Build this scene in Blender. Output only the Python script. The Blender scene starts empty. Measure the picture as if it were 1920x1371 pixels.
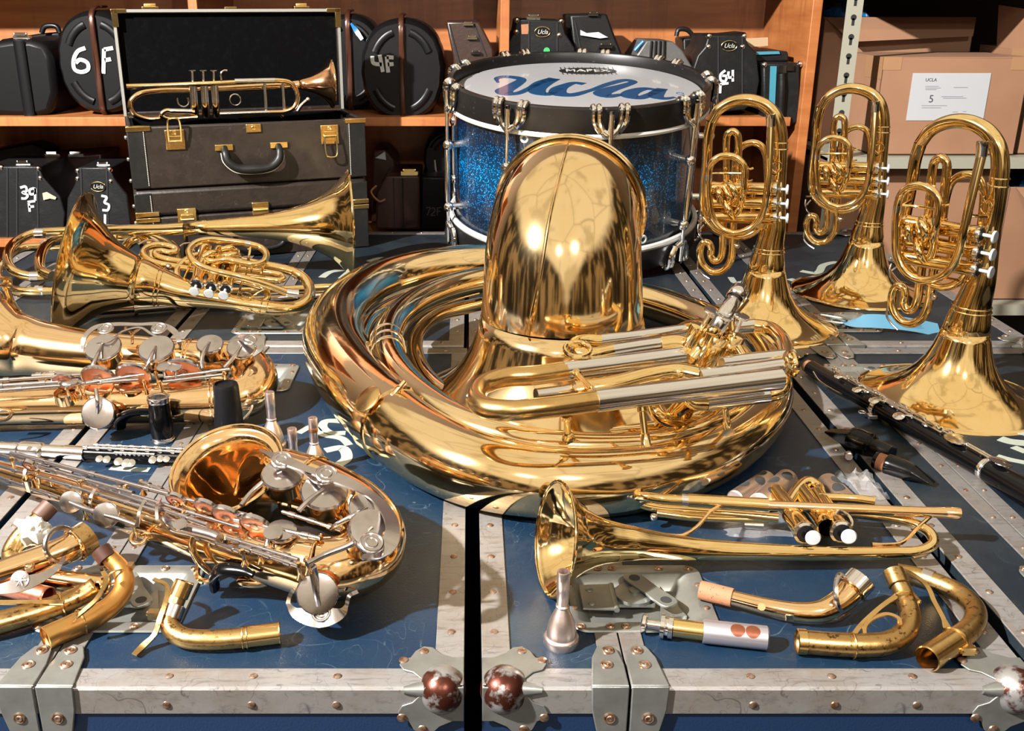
import bpy, math, random
from mathutils import Vector, Matrix, Quaternion, noise
random.seed(7)
R = math.radians
V = Vector
scene = bpy.context.scene
COL = scene.collection

# ------------------------------------------------------------------ camera
FPX, PITCH, PPX, PPY, CAMZ = 1862.0, R(20.25), 882.0, 685.5, 0.60
cd = bpy.data.cameras.new('camera')
cam = bpy.data.objects.new('camera', cd)
COL.objects.link(cam)
cam.location = (0, 0, CAMZ)
cam.rotation_euler = (R(90) - PITCH, 0, 0)
cd.sensor_width = 36
cd.lens = 36 * FPX / 1920
cd.shift_x = (960 - PPX) / 1920
cd.clip_start = 0.02
cd.dof.use_dof = False
scene.camera = cam
scene.view_settings.view_transform = 'Standard'
scene.view_settings.look = 'None'
scene.view_settings.gamma = 1
scene.view_settings.use_curve_mapping = False
scene.view_settings.exposure = 0.0

# ------------------------------------------------------------------ surroundings (room light seen in the brass)
world = bpy.data.worlds.new('room_light')
scene.world = world
world.use_nodes = True
nt = world.node_tree
nt.nodes.clear()
def N(t, **k):
    n = nt.nodes.new(t)
    for a, b in k.items():
        setattr(n, a, b)
    return n
tc = N('ShaderNodeTexCoord')
sep = N('ShaderNodeSeparateXYZ')
nt.links.new(tc.outputs['Generated'], sep.inputs[0])
def L(a_, b_): nt.links.new(a_, b_)
def math_(op, a_, b_=None, c_=None, clamp=False):
    n = N('ShaderNodeMath', operation=op, use_clamp=clamp)
    for k, v in enumerate((a_, b_, c_)):
        if v is None: continue
        if isinstance(v, (int, float)): n.inputs[k].default_value = v
        else: L(v, n.inputs[k])
    return n.outputs[0]
def noise_(scale, detail=2.0, stretch=None):
    n = N('ShaderNodeTexNoise'); n.inputs['Scale'].default_value = scale; n.inputs['Detail'].default_value = detail
    if stretch:
        mp = N('ShaderNodeMapping'); mp.inputs['Scale'].default_value = stretch; L(tc.outputs['Generated'], mp.inputs[0]); L(mp.outputs[0], n.inputs['Vector'])
    else: L(tc.outputs['Generated'], n.inputs['Vector'])
    return n.outputs[0]
def ramp_(v, lo, hi):
    n = N('ShaderNodeMapRange', interpolation_type='SMOOTHSTEP'); n.inputs['From Min'].default_value = lo; n.inputs['From Max'].default_value = hi
    L(v, n.inputs['Value']); return n.outputs[0]
def mixc(f, c1, c2):
    n = N('ShaderNodeMix', data_type='RGBA'); L(f, n.inputs[0])
    for k, c in ((6, c1), (7, c2)):
        if isinstance(c, tuple): n.inputs[k].default_value = (*c, 1)
        else: L(c, n.inputs[k])
    return n.outputs[2]
zz_, yy_ = sep.outputs['Z'], sep.outputs['Y']
# pale reflector overhead and behind the camera, panel seams in it
back = math_('MAXIMUM', math_('SUBTRACT', math_('MULTIPLY', yy_, -1.0), math_('MULTIPLY', math_('ABSOLUTE', sep.outputs['X']), 1.5)), 0.0)
h1 = math_('ADD', math_('MULTIPLY_ADD', back, 0.46, zz_), math_('MULTIPLY_ADD', noise_(1.6, 1.0), 0.36, -0.18))
pale = ramp_(h1, 0.42, 0.58)
vo = N('ShaderNodeTexVoronoi', feature='DISTANCE_TO_EDGE'); vo.inputs['Scale'].default_value = 1.7; L(tc.outputs['Generated'], vo.inputs['Vector'])
seams = ramp_(vo.outputs['Distance'], 0.0, 0.018)
cream = mixc(seams, (0.85, 0.68, 0.44), (1.60, 1.36, 0.98))
cream = mixc(ramp_(noise_(3.2, 3.0), 0.52, 0.66), cream, (1.15, 0.95, 0.64))
# dim room below it: streaks of warm and black
st = ramp_(noise_(3.0, 4.0, (4.5, 4.5, .9)), 0.47, 0.60)
dim = mixc(st, (0.040, 0.028, 0.017), (0.56, 0.37, 0.19))
dim = mixc(ramp_(zz_, -0.25, 0.02), (0.003, 0.003, 0.004), dim)
col_ = mixc(pale, dim, cream)
bg = N('ShaderNodeBackground'); bg.inputs['Strength'].default_value = 0.60
L(col_, bg.inputs[0])
wo = N('ShaderNodeOutputWorld')
nt.links.new(bg.outputs[0], wo.inputs[0])

# ------------------------------------------------------------------ studio lamps
def lamp(name, loc, aim, size, power, col):
    d = bpy.data.lights.new(name, 'AREA'); d.shape = 'DISK'; d.size = size; d.energy = power; d.color = col
    o = bpy.data.objects.new(name, d); COL.objects.link(o); o.location = loc
    o.rotation_euler = (V(aim) - V(loc)).to_track_quat('-Z', 'Y').to_euler()
    return o
lamp('studio_lamp_key', (-2.3, -0.15, 2.35), (0.2, 2.0, 0.0), 0.10, 1080, (1.0, 0.965, 0.92))
lamp('studio_lamp_front', (0.75, -1.1, 2.0), (0.2, 2.2, 0.1), 0.08, 60, (1.0, 0.93, 0.84))
lamp('studio_lamp_small', (-0.35, -0.9, 1.7), (0.1, 1.8, 0.1), 0.06, 16, (1.0, 0.95, 0.88))

# ------------------------------------------------------------------ pixel -> place
CP, SP = math.cos(PITCH), math.sin(PITCH)
def ray(px, py):
    a, b = (px - PPX) / FPX, -(py - PPY) / FPX
    return V((a, CP + b * SP, -SP + b * CP))
def P(px, py, z=0.0):
    d = ray(px, py)
    t = (z - CAMZ) / d.z
    return V((0, 0, CAMZ)) + d * t
def Q(px, py, Y):
    d = ray(px, py)
    return V((0, 0, CAMZ)) + d * (Y / d.y)

# ------------------------------------------------------------------ mesh maker
def crom(pts, rs, k, closed=False):
    n = len(pts)
    out, ro = [], []
    rng = n if closed else n - 1
    for i in range(rng):
        if closed:
            a, b, c, d = pts[(i-1) % n], pts[i], pts[(i+1) % n], pts[(i+2) % n]
            r1, r2 = rs[i], rs[(i+1) % n]
        else:
            b, c = pts[i], pts[i+1]
            a = pts[i-1] if i else b * 2 - c
            d = pts[i+2] if i + 2 < n else c * 2 - b
            r1, r2 = rs[i], rs[i+1]
        r0 = rs[(i-1) % n] if closed else (rs[i-1] if i else rs[i])
        r3 = rs[(i+2) % n] if closed else (rs[i+2] if i+2 < n else rs[i+1])
        # centripetal-ish tangents
        l0, l1, l2 = max((b-a).length, 1e-6) ** .5, max((c-b).length, 1e-6) ** .5, max((d-c).length, 1e-6) ** .5
        m1 = ((b-a) / l0 - (c-a) / (l0+l1) + (c-b) / l1) * l1
        m2 = ((c-b) / l1 - (d-b) / (l1+l2) + (d-c) / l2) * l1
        d0, d1, d2 = max((b-a).length, 1e-6), max((c-b).length, 1e-6), max((d-c).length, 1e-6)
        s0, s1, s2 = (r1-r0)/d0, (r2-r1)/d1, (r3-r2)/d2
        g1 = (s0*d1+s1*d0)/(d0+d1) if s0*s1 > 0 else 0.0
        g2 = (s1*d2+s2*d1)/(d1+d2) if s1*s2 > 0 else 0.0
        g1 = math.copysign(min(abs(g1), 3*abs(s1)), g1)*d1; g2 = math.copysign(min(abs(g2), 3*abs(s1)), g2)*d1
        for j in range(k):
            t = j / k
            t2, t3 = t*t, t*t*t
            out.append(b*(2*t3-3*t2+1) + m1*(t3-2*t2+t) + c*(-2*t3+3*t2) + m2*(t3-t2))
            ro.append(r1*(2*t3-3*t2+1) + g1*(t3-2*t2+t) + r2*(-2*t3+3*t2) + g2*(t3-t2))
    if not closed:
        out.append(pts[-1].copy()); ro.append(rs[-1])
    return out, ro

def basis(axis):
    a = V(axis).normalized()
    h = V((0, 0, 1)) if abs(a.z) < 0.9 else V((1, 0, 0))
    x = h.cross(a).normalized()
    return x, a.cross(x), a

KEEP = {'stitching', 'centre_ribs', 'badge_lines', 'printed_symbol', 'chalk_number', 'painted_number', 'script_print', 'lid_rim'}
SING = {'keyhole_slots': 'keyhole_slot', 'rivets': 'rivet', 'washers': 'washer', 'studs': 'stud', 'wing_holes': 'wing_hole', 'lid_fittings': 'lid_fitting', 'valve_knuckles': 'valve_knuckle'}
class M:
    def __init__(s):
        s.v, s.f = [], []
    def ring(s, c, x, y, r, n):
        b = len(s.v)
        for i in range(n):
            t = 2 * math.pi * i / n
            s.v.append(c + x * (r * math.cos(t)) + y * (r * math.sin(t)))
        return b
    def tube(s, pts, r, n=16, cap=True, closed=False, k=6, smooth=True, sy=1.0, up=None):
        pts = [V(p) for p in pts]
        rs = list(r) if isinstance(r, (list, tuple)) else [r] * len(pts)
        if smooth and len(pts) > 2:
            pts, rs = crom(pts, rs, k, closed)
        m = len(pts)
        tang = []
        for i in range(m):
            if closed: t = pts[(i+1) % m] - pts[i-1]
            else: t = pts[min(i+1, m-1)] - pts[max(i-1, 0)]
            tang.append(t.normalized() if t.length > 1e-9 else V((0, 0, 1)))
        x, y, _ = basis(tang[0])
        if up is not None:
            y = (V(up) - tang[0] * V(up).dot(tang[0])).normalized(); x = y.cross(tang[0])
        rows = []
        for i in range(m):
            if i:
                q = tang[i-1].rotation_difference(tang[i])
                x = q @ x
                x = (x - tang[i] * x.dot(tang[i])).normalized()
                y = tang[i].cross(x)
                if up is not None:
                    u = V(up) - tang[i] * V(up).dot(tang[i])
                    if u.length > 1e-4: y = u.normalized(); x = y.cross(tang[i])
            rows.append(s.ring(pts[i], x, y * sy, rs[i], n))
        for i in range(m if closed else m - 1):
            a, b = rows[i], rows[(i+1) % m]
            off = 0
            if closed and i == m - 1:   # align seam
                best = min(range(n), key=lambda o: (s.v[a] - s.v[b+o]).length)
                off = best
            for j in range(n):
                s.f.append((a+j, a+(j+1) % n, b+(j+1+off) % n, b+(j+off) % n))
        if cap and not closed:
            s.f.append(tuple(rows[0]+j for j in reversed(range(n))))
            s.f.append(tuple(rows[-1]+j for j in range(n)))
        return s
    def lathe(s, prof, o=(0, 0, 0), axis=(0, 0, 1), n=32, caps=True):
        """prof: (radius, height) along axis from o"""
        o = V(o); x, y, a = basis(axis)
        rows = []
        for r, h in prof:
            if r < 1e-6:
                s.v.append(o + a*h); rows.append((len(s.v)-1, 0))
            else:
                rows.append((s.ring(o + a*h, x, y, r, n), 1))
        for (a0, k0), (b0, k1) in zip(rows, rows[1:]):
            for j in range(n):
                j2 = (j+1) % n
                if k0 and k1: s.f.append((a0+j, a0+j2, b0+j2, b0+j))
                elif k1: s.f.append((a0, b0+j2, b0+j))
                elif k0: s.f.append((a0+j, a0+j2, b0))
        if caps:
            if rows[0][1]: s.f.append(tuple(rows[0][0]+j for j in reversed(range(n))))
            if rows[-1][1]: s.f.append(tuple(rows[-1][0]+j for j in range(n)))
        return s
    def cyl(s, a, b, r, n=20, bev=0.0, cap=True):
        a, b = V(a), V(b); L = (b-a).length
        if bev: return s.lathe([(r-bev, 0), (r, bev), (r, L-bev), (r-bev, L)], a, b-a, n, cap)
        return s.lathe([(r, 0), (r, L)], a, b-a, n, cap)
    def ball(s, c, r, n=16, m=10, sc=(1, 1, 1)):
        c = V(c); b0 = len(s.v)
        s.lathe([(r*math.sin(math.pi*i/m), -r*math.cos(math.pi*i/m)) for i in range(m+1)], (0, 0, 0), (0, 0, 1), n, False)
        for i in range(b0, len(s.v)):
            v = s.v[i]; s.v[i] = V((v.x*sc[0], v.y*sc[1], v.z*sc[2])) + c
        return s
    def torus(s, c, axis, Rr, r, n=40, m=10):
        x, y, a = basis(axis); c = V(c)
        pts = [c + x*(Rr*math.cos(2*math.pi*i/n)) + y*(Rr*math.sin(2*math.pi*i/n)) for i in range(n)]
        return s.tube(pts, r, m, closed=True, smooth=False)
    def box(s, c, size, mat=None):
        c = V(c); b = len(s.v); h = [q/2 for q in size]
        for dx in (-1, 1):
            for dy in (-1, 1):
                for dz in (-1, 1):
                    p = V((dx*h[0], dy*h[1], dz*h[2]))
                    if mat is not None: p = mat @ p
                    s.v.append(p + c)
        for q in ((0, 1, 3, 2), (4, 6, 7, 5), (0, 4, 5, 1), (2, 3, 7, 6), (0, 2, 6, 4), (1, 5, 7, 3)):
            s.f.append(tuple(b+i for i in q))
        return s
    def bb(s, x0, x1, y0, y1, z0, z1):
        return s.box(((x0+x1)/2, (y0+y1)/2, (z0+z1)/2), (x1-x0, y1-y0, z1-z0))
    def prism(s, pts, d):
        """polygon pts (3D), extruded by vector d"""
        d = V(d); pts = [V(p) for p in pts]; b = len(s.v); n = len(pts)
        s.v += pts; s.v += [p + d for p in pts]
        nn = V((0, 0, 0))
        for i in range(n): nn += (pts[i]-pts[0]).cross(pts[(i+1) % n]-pts[0])
        if nn.dot(d) > 0:
            s.f.append(tuple(b+i for i in reversed(range(n)))); s.f.append(tuple(b+n+i for i in range(n)))
            for i in range(n): s.f.append((b+i, b+(i+1) % n, b+n+(i+1) % n, b+n+i))
        else:
            s.f.append(tuple(b+i for i in range(n))); s.f.append(tuple(b+n+i for i in reversed(range(n))))
            for i in range(n): s.f.append((b+i, b+n+i, b+n+(i+1) % n, b+(i+1) % n))
        return s
    def band(s, pts, w, t, up, k=6, smooth=True):
        """flat strap along pts; w width across, t thickness along up (vector or list)"""
        pts = [V(p) for p in pts]
        ws = list(w) if isinstance(w, (list, tuple)) else [w]*len(pts)
        if smooth and len(pts) > 2: pts, ws = crom(pts, ws, k)
        up = V(up); rows = []; m = len(pts)
        for i in range(m):
            tg = (pts[min(i+1, m-1)] - pts[max(i-1, 0)]).normalized()
            sd = up.cross(tg)
            sd = sd.normalized() if sd.length > 1e-6 else V((1, 0, 0))
            u = tg.cross(sd).normalized()
            if u.dot(up) < 0: u = -u
            b = len(s.v); rows.append(b)
            for a, c in ((-1, -1), (1, -1), (1, 1), (-1, 1)):
                s.v.append(pts[i] + sd*(a*ws[i]/2) + u*(c*t/2))
        for a, b in zip(rows, rows[1:]):
            for j in range(4): s.f.append((a+j, b+j, b+(j+1) % 4, a+(j+1) % 4))
        s.f.append(tuple(rows[0]+j for j in range(4))); s.f.append(tuple(rows[-1]+j for j in reversed(range(4))))
        return s
    def parts(s, gap=.0025):
        par = list(range(len(s.v)))
        def find(i):
            while par[i] != i:
                par[i] = par[par[i]]; i = par[i]
            return i
        for f in s.f:
            a = find(f[0])
            for q in f[1:]:
                b = find(q)
                if a != b: par[b] = a
        comp = {}
        for i in range(len(s.v)): comp.setdefault(find(i), []).append(i)
        boxes = []
        for k, vs in comp.items():
            lo = [min(s.v[i][c] for i in vs)-gap/2 for c in range(3)]; hi = [max(s.v[i][c] for i in vs)+gap/2 for c in range(3)]
            boxes.append([lo, hi, {k}])
        ch = True
        while ch:
            ch = False; out = []
            for b in boxes:
                for o in out:
                    if all(b[0][c] <= o[1][c] and o[0][c] <= b[1][c] for c in range(3)):
                        o[0] = [min(b[0][c], o[0][c]) for c in range(3)]; o[1] = [max(b[1][c], o[1][c]) for c in range(3)]; o[2] |= b[2]; ch = True; break
                else: out.append(b)
            boxes = out
        if len(boxes) < 2: return [s]
        where = {}
        for n, b in enumerate(boxes):
            for k in b[2]: where[k] = n
        res = [M() for _ in boxes]; mp = {}
        for i in range(len(s.v)):
            n = where[find(i)]; mp[i] = len(res[n].v); res[n].v.append(s.v[i])
        for f in s.f: res[where[find(f[0])]].f.append(tuple(mp[i] for i in f))
        return res
    def build(s, name, mat, parent=None, **kw):
        if parent is None or name in KEEP:
            o = s.build1(name, mat, parent, **kw)
            if name in KEEP and len(s.f) > 600: o['kind'] = 'stuff'
            return o
        name = SING.get(name, name)
        return [p.build1(name, mat, parent, **kw) for p in s.parts()][0]
    def build1(s, name, mat, parent=None, bevel=0, solid=0, flat=False, angle=38, sub=0):
        me = bpy.data.meshes.new(name)
        off = V((0, 0, 0))
        if parent is not None: off = V(parent.get('_o', (0, 0, 0)))
        me.from_pydata([tuple(p - off) for p in s.v], [], s.f)
        me.validate()
        me.materials.append(mat)
        if not flat:
            me.polygons.foreach_set('use_smooth', [True]*len(me.polygons))
            me.set_sharp_from_angle(angle=R(angle))
        o = bpy.data.objects.new(name, me); COL.objects.link(o)
        if parent is not None: o.parent = parent; o['_o'] = tuple(off)
        if solid:
            m = o.modifiers.new('s', 'SOLIDIFY'); m.thickness = solid; m.offset = 0
        if bevel:
            m = o.modifiers.new('b', 'BEVEL'); m.width = bevel; m.segments = 2; m.limit_method = 'ANGLE'; m.angle_limit = R(40)
        if sub:
            m = o.modifiers.new('u', 'SUBSURF'); m.levels = sub; m.render_levels = sub
        return o

def thing(name, label, cat, loc=(0, 0, 0), group=None, local=False):
    o = bpy.data.objects.new(name, None); COL.objects.link(o); o.empty_display_size = .02
    o.location = loc; o['label'] = label; o['category'] = cat
    o['_o'] = (0.0, 0.0, 0.0) if local else tuple(float(q) for q in loc)
    if group: o['group'] = group
    return o
def tag(o, label, cat, group=None, kind=None):
    o['label'] = label; o['category'] = cat
    if group: o['group'] = group
    if kind: o['kind'] = kind
    return o
def copy_tree(o, parent=None):
    c = o.copy(); COL.objects.link(c)
    if parent is not None: c.parent = parent
    for ch in list(o.children): copy_tree(ch, c)
    return c
def text_mesh(name, body, size, mat, parent, mtx, ext=0.0006, align='CENTER', shear=0.0, offset=0.0):
    cu = bpy.data.curves.new(name, 'FONT'); cu.body = body; cu.size = size; cu.extrude = ext
    cu.align_x = align; cu.align_y = 'CENTER'; cu.shear = shear; cu.offset = offset; cu.resolution_u = 3
    t = bpy.data.objects.new(name, cu); COL.objects.link(t)
    bpy.context.view_layer.update()
    me = bpy.data.meshes.new_from_object(t)
    bpy.data.objects.remove(t)
    off = V(parent.get('_o', (0, 0, 0))) if parent is not None else V((0, 0, 0))
    me.transform(Matrix.Translation(-off) @ mtx)
    me.materials.clear(); me.materials.append(mat)
    o = bpy.data.objects.new(name, me); COL.objects.link(o)
    if parent is not None: o.parent = parent; o['_o'] = tuple(off)
    return o
def frame(o, x, y):
    x = V(x).normalized(); z = x.cross(V(y)).normalized(); y = z.cross(x)
    m = Matrix((x, y, z)).transposed().to_4x4(); m.translation = V(o); return m

# ------------------------------------------------------------------ materials
KD = 0.42
def mat(name, col, rough=.4, metal=0.0, noise=None, bump=None, coat=0.0, spec=.5, scr=None, stain=None):
    """noise: (scale, colour2, lo, hi[, stretch]); bump: (scale, strength[, stretch])"""
    if metal < .6:
        col = tuple(c*KD for c in col)
        if noise: noise = (noise[0], tuple(c*KD for c in noise[1])) + tuple(noise[2:])
    m = bpy.data.materials.new(name); m.use_nodes = True
    t = m.node_tree; b = t.nodes['Principled BSDF']
    b.inputs['Base Color'].default_value = (*col, 1); b.inputs['Roughness'].default_value = rough
    b.inputs['Metallic'].default_value = metal; b.inputs['Coat Weight'].default_value = coat
    b.inputs['Specular IOR Level'].default_value = spec
    if noise or bump or scr or stain:
        co = t.nodes.new('ShaderNodeTexCoord')
    def nz(scale, stretch=(1, 1, 1), detail=5, rgh=.6):
        mp = t.nodes.new('ShaderNodeMapping'); mp.inputs['Scale'].default_value = stretch
        t.links.new(co.outputs['Object'], mp.inputs[0])
        n = t.nodes.new('ShaderNodeTexNoise'); n.inputs['Scale'].default_value = scale
        n.inputs['Detail'].default_value = detail; n.inputs['Roughness'].default_value = rgh
        t.links.new(mp.outputs[0], n.inputs['Vector']); return n
    if noise:
        sc, c2, lo, hi = noise[:4]
        n = nz(sc, noise[4] if len(noise) > 4 else (1, 1, 1))
        rp = t.nodes.new('ShaderNodeMapRange'); rp.inputs['From Min'].default_value = lo; rp.inputs['From Max'].default_value = hi
        t.links.new(n.outputs[0], rp.inputs['Value'])
        mx = t.nodes.new('ShaderNodeMix'); mx.data_type = 'RGBA'
        mx.inputs[6].default_value = (*col, 1); mx.inputs[7].default_value = (*c2, 1)
        t.links.new(rp.outputs[0], mx.inputs[0]); t.links.new(mx.outputs[2], b.inputs['Base Color'])
    def over(fac, c2):
        lk = b.inputs['Base Color'].links
        mx = t.nodes.new('ShaderNodeMix'); mx.data_type = 'RGBA'
        if lk: t.links.new(lk[0].from_socket, mx.inputs[6])
        else: mx.inputs[6].default_value = (*col, 1)
        mx.inputs[7].default_value = (*(tuple(c*KD for c in c2) if metal < .6 else c2), 1)
        t.links.new(fac, mx.inputs[0]); t.links.new(mx.outputs[2], b.inputs['Base Color'])
    def mrange(v, lo, hi, o0=0, o1=1):
        r_ = t.nodes.new('ShaderNodeMapRange'); r_.inputs['From Min'].default_value = lo; r_.inputs['From Max'].default_value = hi
        r_.inputs['To Min'].default_value = o0; r_.inputs['To Max'].default_value = o1; t.links.new(v, r_.inputs['Value']); return r_.outputs[0]
    def mth(op, x, y):
        m_ = t.nodes.new('ShaderNodeMath'); m_.operation = op
        for k_, v in enumerate((x, y)):
            if isinstance(v, (int, float)): m_.inputs[k_].default_value = v
            else: t.links.new(v, m_.inputs[k_])
        return m_.outputs[0]
    for st in (stain or ()):     # (scale, colour, lo, hi, amount, stretch)
        n = nz(st[0], st[5] if len(st) > 5 else (1, 1, 1), 6, .7)
        over(mrange(n.outputs[0], st[2], st[3], 0, st[4]), st[1])
    for sc_ in (scr or ()):      # thin curved scratch lines: (scale, colour, width, amount, stretch)
        n = nz(sc_[0], sc_[4] if len(sc_) > 4 else (1, 1, 1), 1.5, .5); n2 = nz(sc_[0]*.7+1, (1.3, .9, 1.1), 2)
        ln = mrange(mth('ABSOLUTE', mth('SUBTRACT', n.outputs[0], .5), 0.0), 0, sc_[2], sc_[3], 0)
        over(mth('MULTIPLY', ln, mrange(n2.outputs[0], .50, .62)), sc_[1])
    if bump:
        n = nz(bump[0], bump[2] if len(bump) > 2 else (1, 1, 1), 3)
        bp = t.nodes.new('ShaderNodeBump'); bp.inputs['Strength'].default_value = bump[1]; bp.inputs['Distance'].default_value = .001
        t.links.new(n.outputs[0], bp.inputs['Height']); t.links.new(bp.outputs[0], b.inputs['Normal'])
    return m
BR = mat('brass_lacquer', (.94, .72, .36), .075, 1, (22, (.88, .60, .25), .35, .8), (14, .10))
BRS = mat('brass_sousaphone', (.93, .72, .42), .085, 1, (9, (.86, .62, .30), .4, .75), (11, .35))
BRR = mat('brass_sax', (.94, .67, .38), .10, 1, (18, (.88, .57, .27), .4, .8), (16, .10))
BRO = mat('brass_old', (.46, .29, .11), .28, 1, (60, (.25, .12, .04), .52, .70), (90, .3), stain=((150, (.05, .022, .010), .56, .61, .85), (14, (.56, .38, .15), .48, .62, .6)))
BRM = mat('brass_worn', (.66, .44, .18), .20, 1, (40, (.55, .33, .12), .5, .75), (60, .15))
SI = mat('silver_plate', (.82, .80, .78), .13, 1, (30, (.62, .58, .54), .4, .8), (40, .1))
SIK = mat('silver_key', (.54, .50, .49), .18, 1, (40, (.46, .41, .40), .4, .8), (60, .1))
SIP = mat('silver_worn_pink', (.66, .55, .51), .33, 1, (70, (.60, .45, .38), .45, .75), (120, .2))
SIG = mat('nickel_slide', (.76, .74, .74), .12, 1)
CHR = mat('chrome', (.86, .86, .86), .08, 1)
PEARL = mat('pearl_button', (.52, .55, .57), .25, 0, coat=.5)
BLK = mat('black_plastic', (.006, .006, .007), .34, 0, bump=(60, .08), spec=.2)
EBO = mat('black_ebonite', (.003, .003, .0035), .14, 0, spec=.28)
CORK = mat('cork', (.42, .165, .07), .8, 0, (240, (.08, .03, .015), .62, .66), (200, .3))
PAD = mat('orange_pad', (.55, .14, .04), .6)
ALU = mat('aluminium_trim', (.24, .225, .215), .42, .35, None, (60, .15, (8, 1, 1)), scr=((26, (.10, .09, .085), .014, .95, (1, 2.2, 1)), (40, (.12, .11, .10), .012, .9, (2.5, .8, 1)), (70, (.12, .11, .10), .018, .85, (1, 1, 1))), stain=((9, (.20, .155, .12), .47, .66, .75), (60, (.11, .10, .09), .53, .66, .65, (.5, 3, 1))))
ALUS = mat('aluminium_scratched', (.265, .25, .24), .42, .3, None, (80, .15, (1, 6, 1)), scr=((26, (.10, .09, .085), .014, .95, (1, 2.2, 1)), (40, (.12, .11, .10), .012, .9, (2.5, .8, 1)), (70, (.12, .11, .10), .018, .85, (1, 1, 1))), stain=((9, (.20, .155, .12), .47, .66, .75), (60, (.11, .10, .09), .53, .66, .65, (.5, 3, 1))))
ZN = mat('zinc_steel', (.18, .186, .172), .36, .75, (30, (.13, .13, .12), .4, .75), (60, .12))
RUST = mat('rusted_steel', (.26, .255, .25), .32, .8, (38, (.050, .013, .007), .46, .54), (120, .25))
RIV = mat('rivet_steel', (.30, .22, .17), .34, .9, (200, (.16, .07, .03), .42, .62))
LAMB = mat('blue_laminate', (.003, .019, .048), .45, 0, (9, (.009, .028, .050), .45, .85), (420, .35), spec=.22, scr=((9, (.09, .14, .17), .0035, .85), (17, (.08, .12, .15), .004, .75, (1, 2.2, 1)), (31, (.09, .13, .16), .005, .7, (2, .7, 1))), stain=((5, (.055, .075, .085), .50, .72, .6), (140, (.05, .07, .085), .60, .75, .5)))
LAMS = mat('slate_laminate', (.006, .012, .020), .45, 0, (9, (.016, .028, .036), .45, .85), (420, .35), spec=.22, scr=((9, (.038, .052, .060), .0035, .7), (17, (.034, .048, .056), .004, .6, (1, 2.2, 1)), (31, (.04, .055, .06), .005, .5, (2, .7, 1))), stain=((5, (.036, .048, .052), .50, .72, .6), (140, (.03, .04, .046), .60, .75, .5)))
LAMF = mat('deep_blue_laminate', (.002, .022, .075), .45, 0, bump=(420, .3))
PAINT = mat('stencil_paint', (.36, .40, .34), .6, 0, (60, (.30, .34, .30), .5, .75))
DARK = mat('dark_gap', (.004, .004, .004), .9)
WOODO = mat('orange_wood', (.60, .22, .068), .40, 0, (3.2, (.38, .11, .028), .35, .75, (1, 1, 8)), (20, .1), stain=((16, (.26, .07, .018), .48, .62, .5, (1, 1, .12)),), spec=.3)
LEB = mat('brown_leatherette', (.026, .018, .013), .45, 0, (30, (.014, .009, .007), .4, .75), (120, .5), spec=.2, scr=((30, (.10, .085, .07), .006, .5), (55, (.08, .07, .06), .008, .4, (1, 1, 2))))
LEK = mat('black_leatherette', (.010, .010, .010), .42, 0, (20, (.022, .022, .021), .5, .8), (160, .4), spec=.2)
PLUSH = mat('black_plush', (.0006, .0006, .0009), .95, 0, (60, (.003, .003, .004), .5, .8), (150, .8), spec=.05)
MAR = mat('maroon_leatherette', (.045, .010, .010), .4, 0, bump=(90, .4))
GLD = mat('gold_hardware', (.88, .66, .28), .16, 1, bump=(60, .1))
STI = mat('white_stitching', (.62, .60, .52), .7)
CHALK = mat('white_paint_mark', (.80, .82, .82), .7, 0, (60, (.35, .36, .36), .5, .8))
CARD = mat('cardboard', (.40, .20, .105), .75, 0, (5, (.33, .155, .078), .4, .8), (80, .12, (1, 1, .2)))
CARDD = mat('cardboard_inner', (.42, .21, .11), .8, 0, bump=(60, .1))
TAPE = mat('packing_tape', (.48, .27, .14), .22, 0, coat=.4)
PAPER = mat('white_paper', (.55, .57, .60), .6)
INK = mat('dark_ink', (.06, .06, .08), .7)
RACK = mat('cream_steel', (.45, .44, .35), .4, .1)
BLUEP = mat('blue_plastic', (.01, .16, .42), .3, 0, bump=(50, .8))
TAGB = mat('light_blue_card', (.10, .30, .45), .6)
TEAL = mat('turquoise_band', (.05, .30, .42), .5)
CLOTH = mat('white_tissue', (.62, .63, .60), .8)
CORD = mat('black_cord', (.02, .025, .03), .7, bump=(900, 1.0))
HEAD = mat('drum_head_film', (.50, .50, .52), .22, 0, coat=.6)
HEADB = mat('blue_print', (.008, .075, .20), .25, 0, coat=.6)
HOOP = mat('black_wood_hoop', (.010, .009, .009), .35, 0, spec=.25, stain=((90, (.10, .10, .10), .62, .68, .5),))
WHT = mat('white_plastic_trim', (.62, .62, .60), .4)
SHELFD = mat('floor_dark', (.012, .010, .010), .7)
GREEN = mat('green_sticker', (.02, .45, .12), .6)
def plastic():
    m = bpy.data.materials.new('clear_bag'); m.use_nodes = True; t = m.node_tree
    b = t.nodes['Principled BSDF']; b.inputs['Base Color'].default_value = (.5, .5, .5, 1); b.inputs['Roughness'].default_value = .18
    b.inputs['Alpha'].default_value = .10; b.inputs['Specular IOR Level'].default_value = .6
    return m
BAG = plastic()
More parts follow.
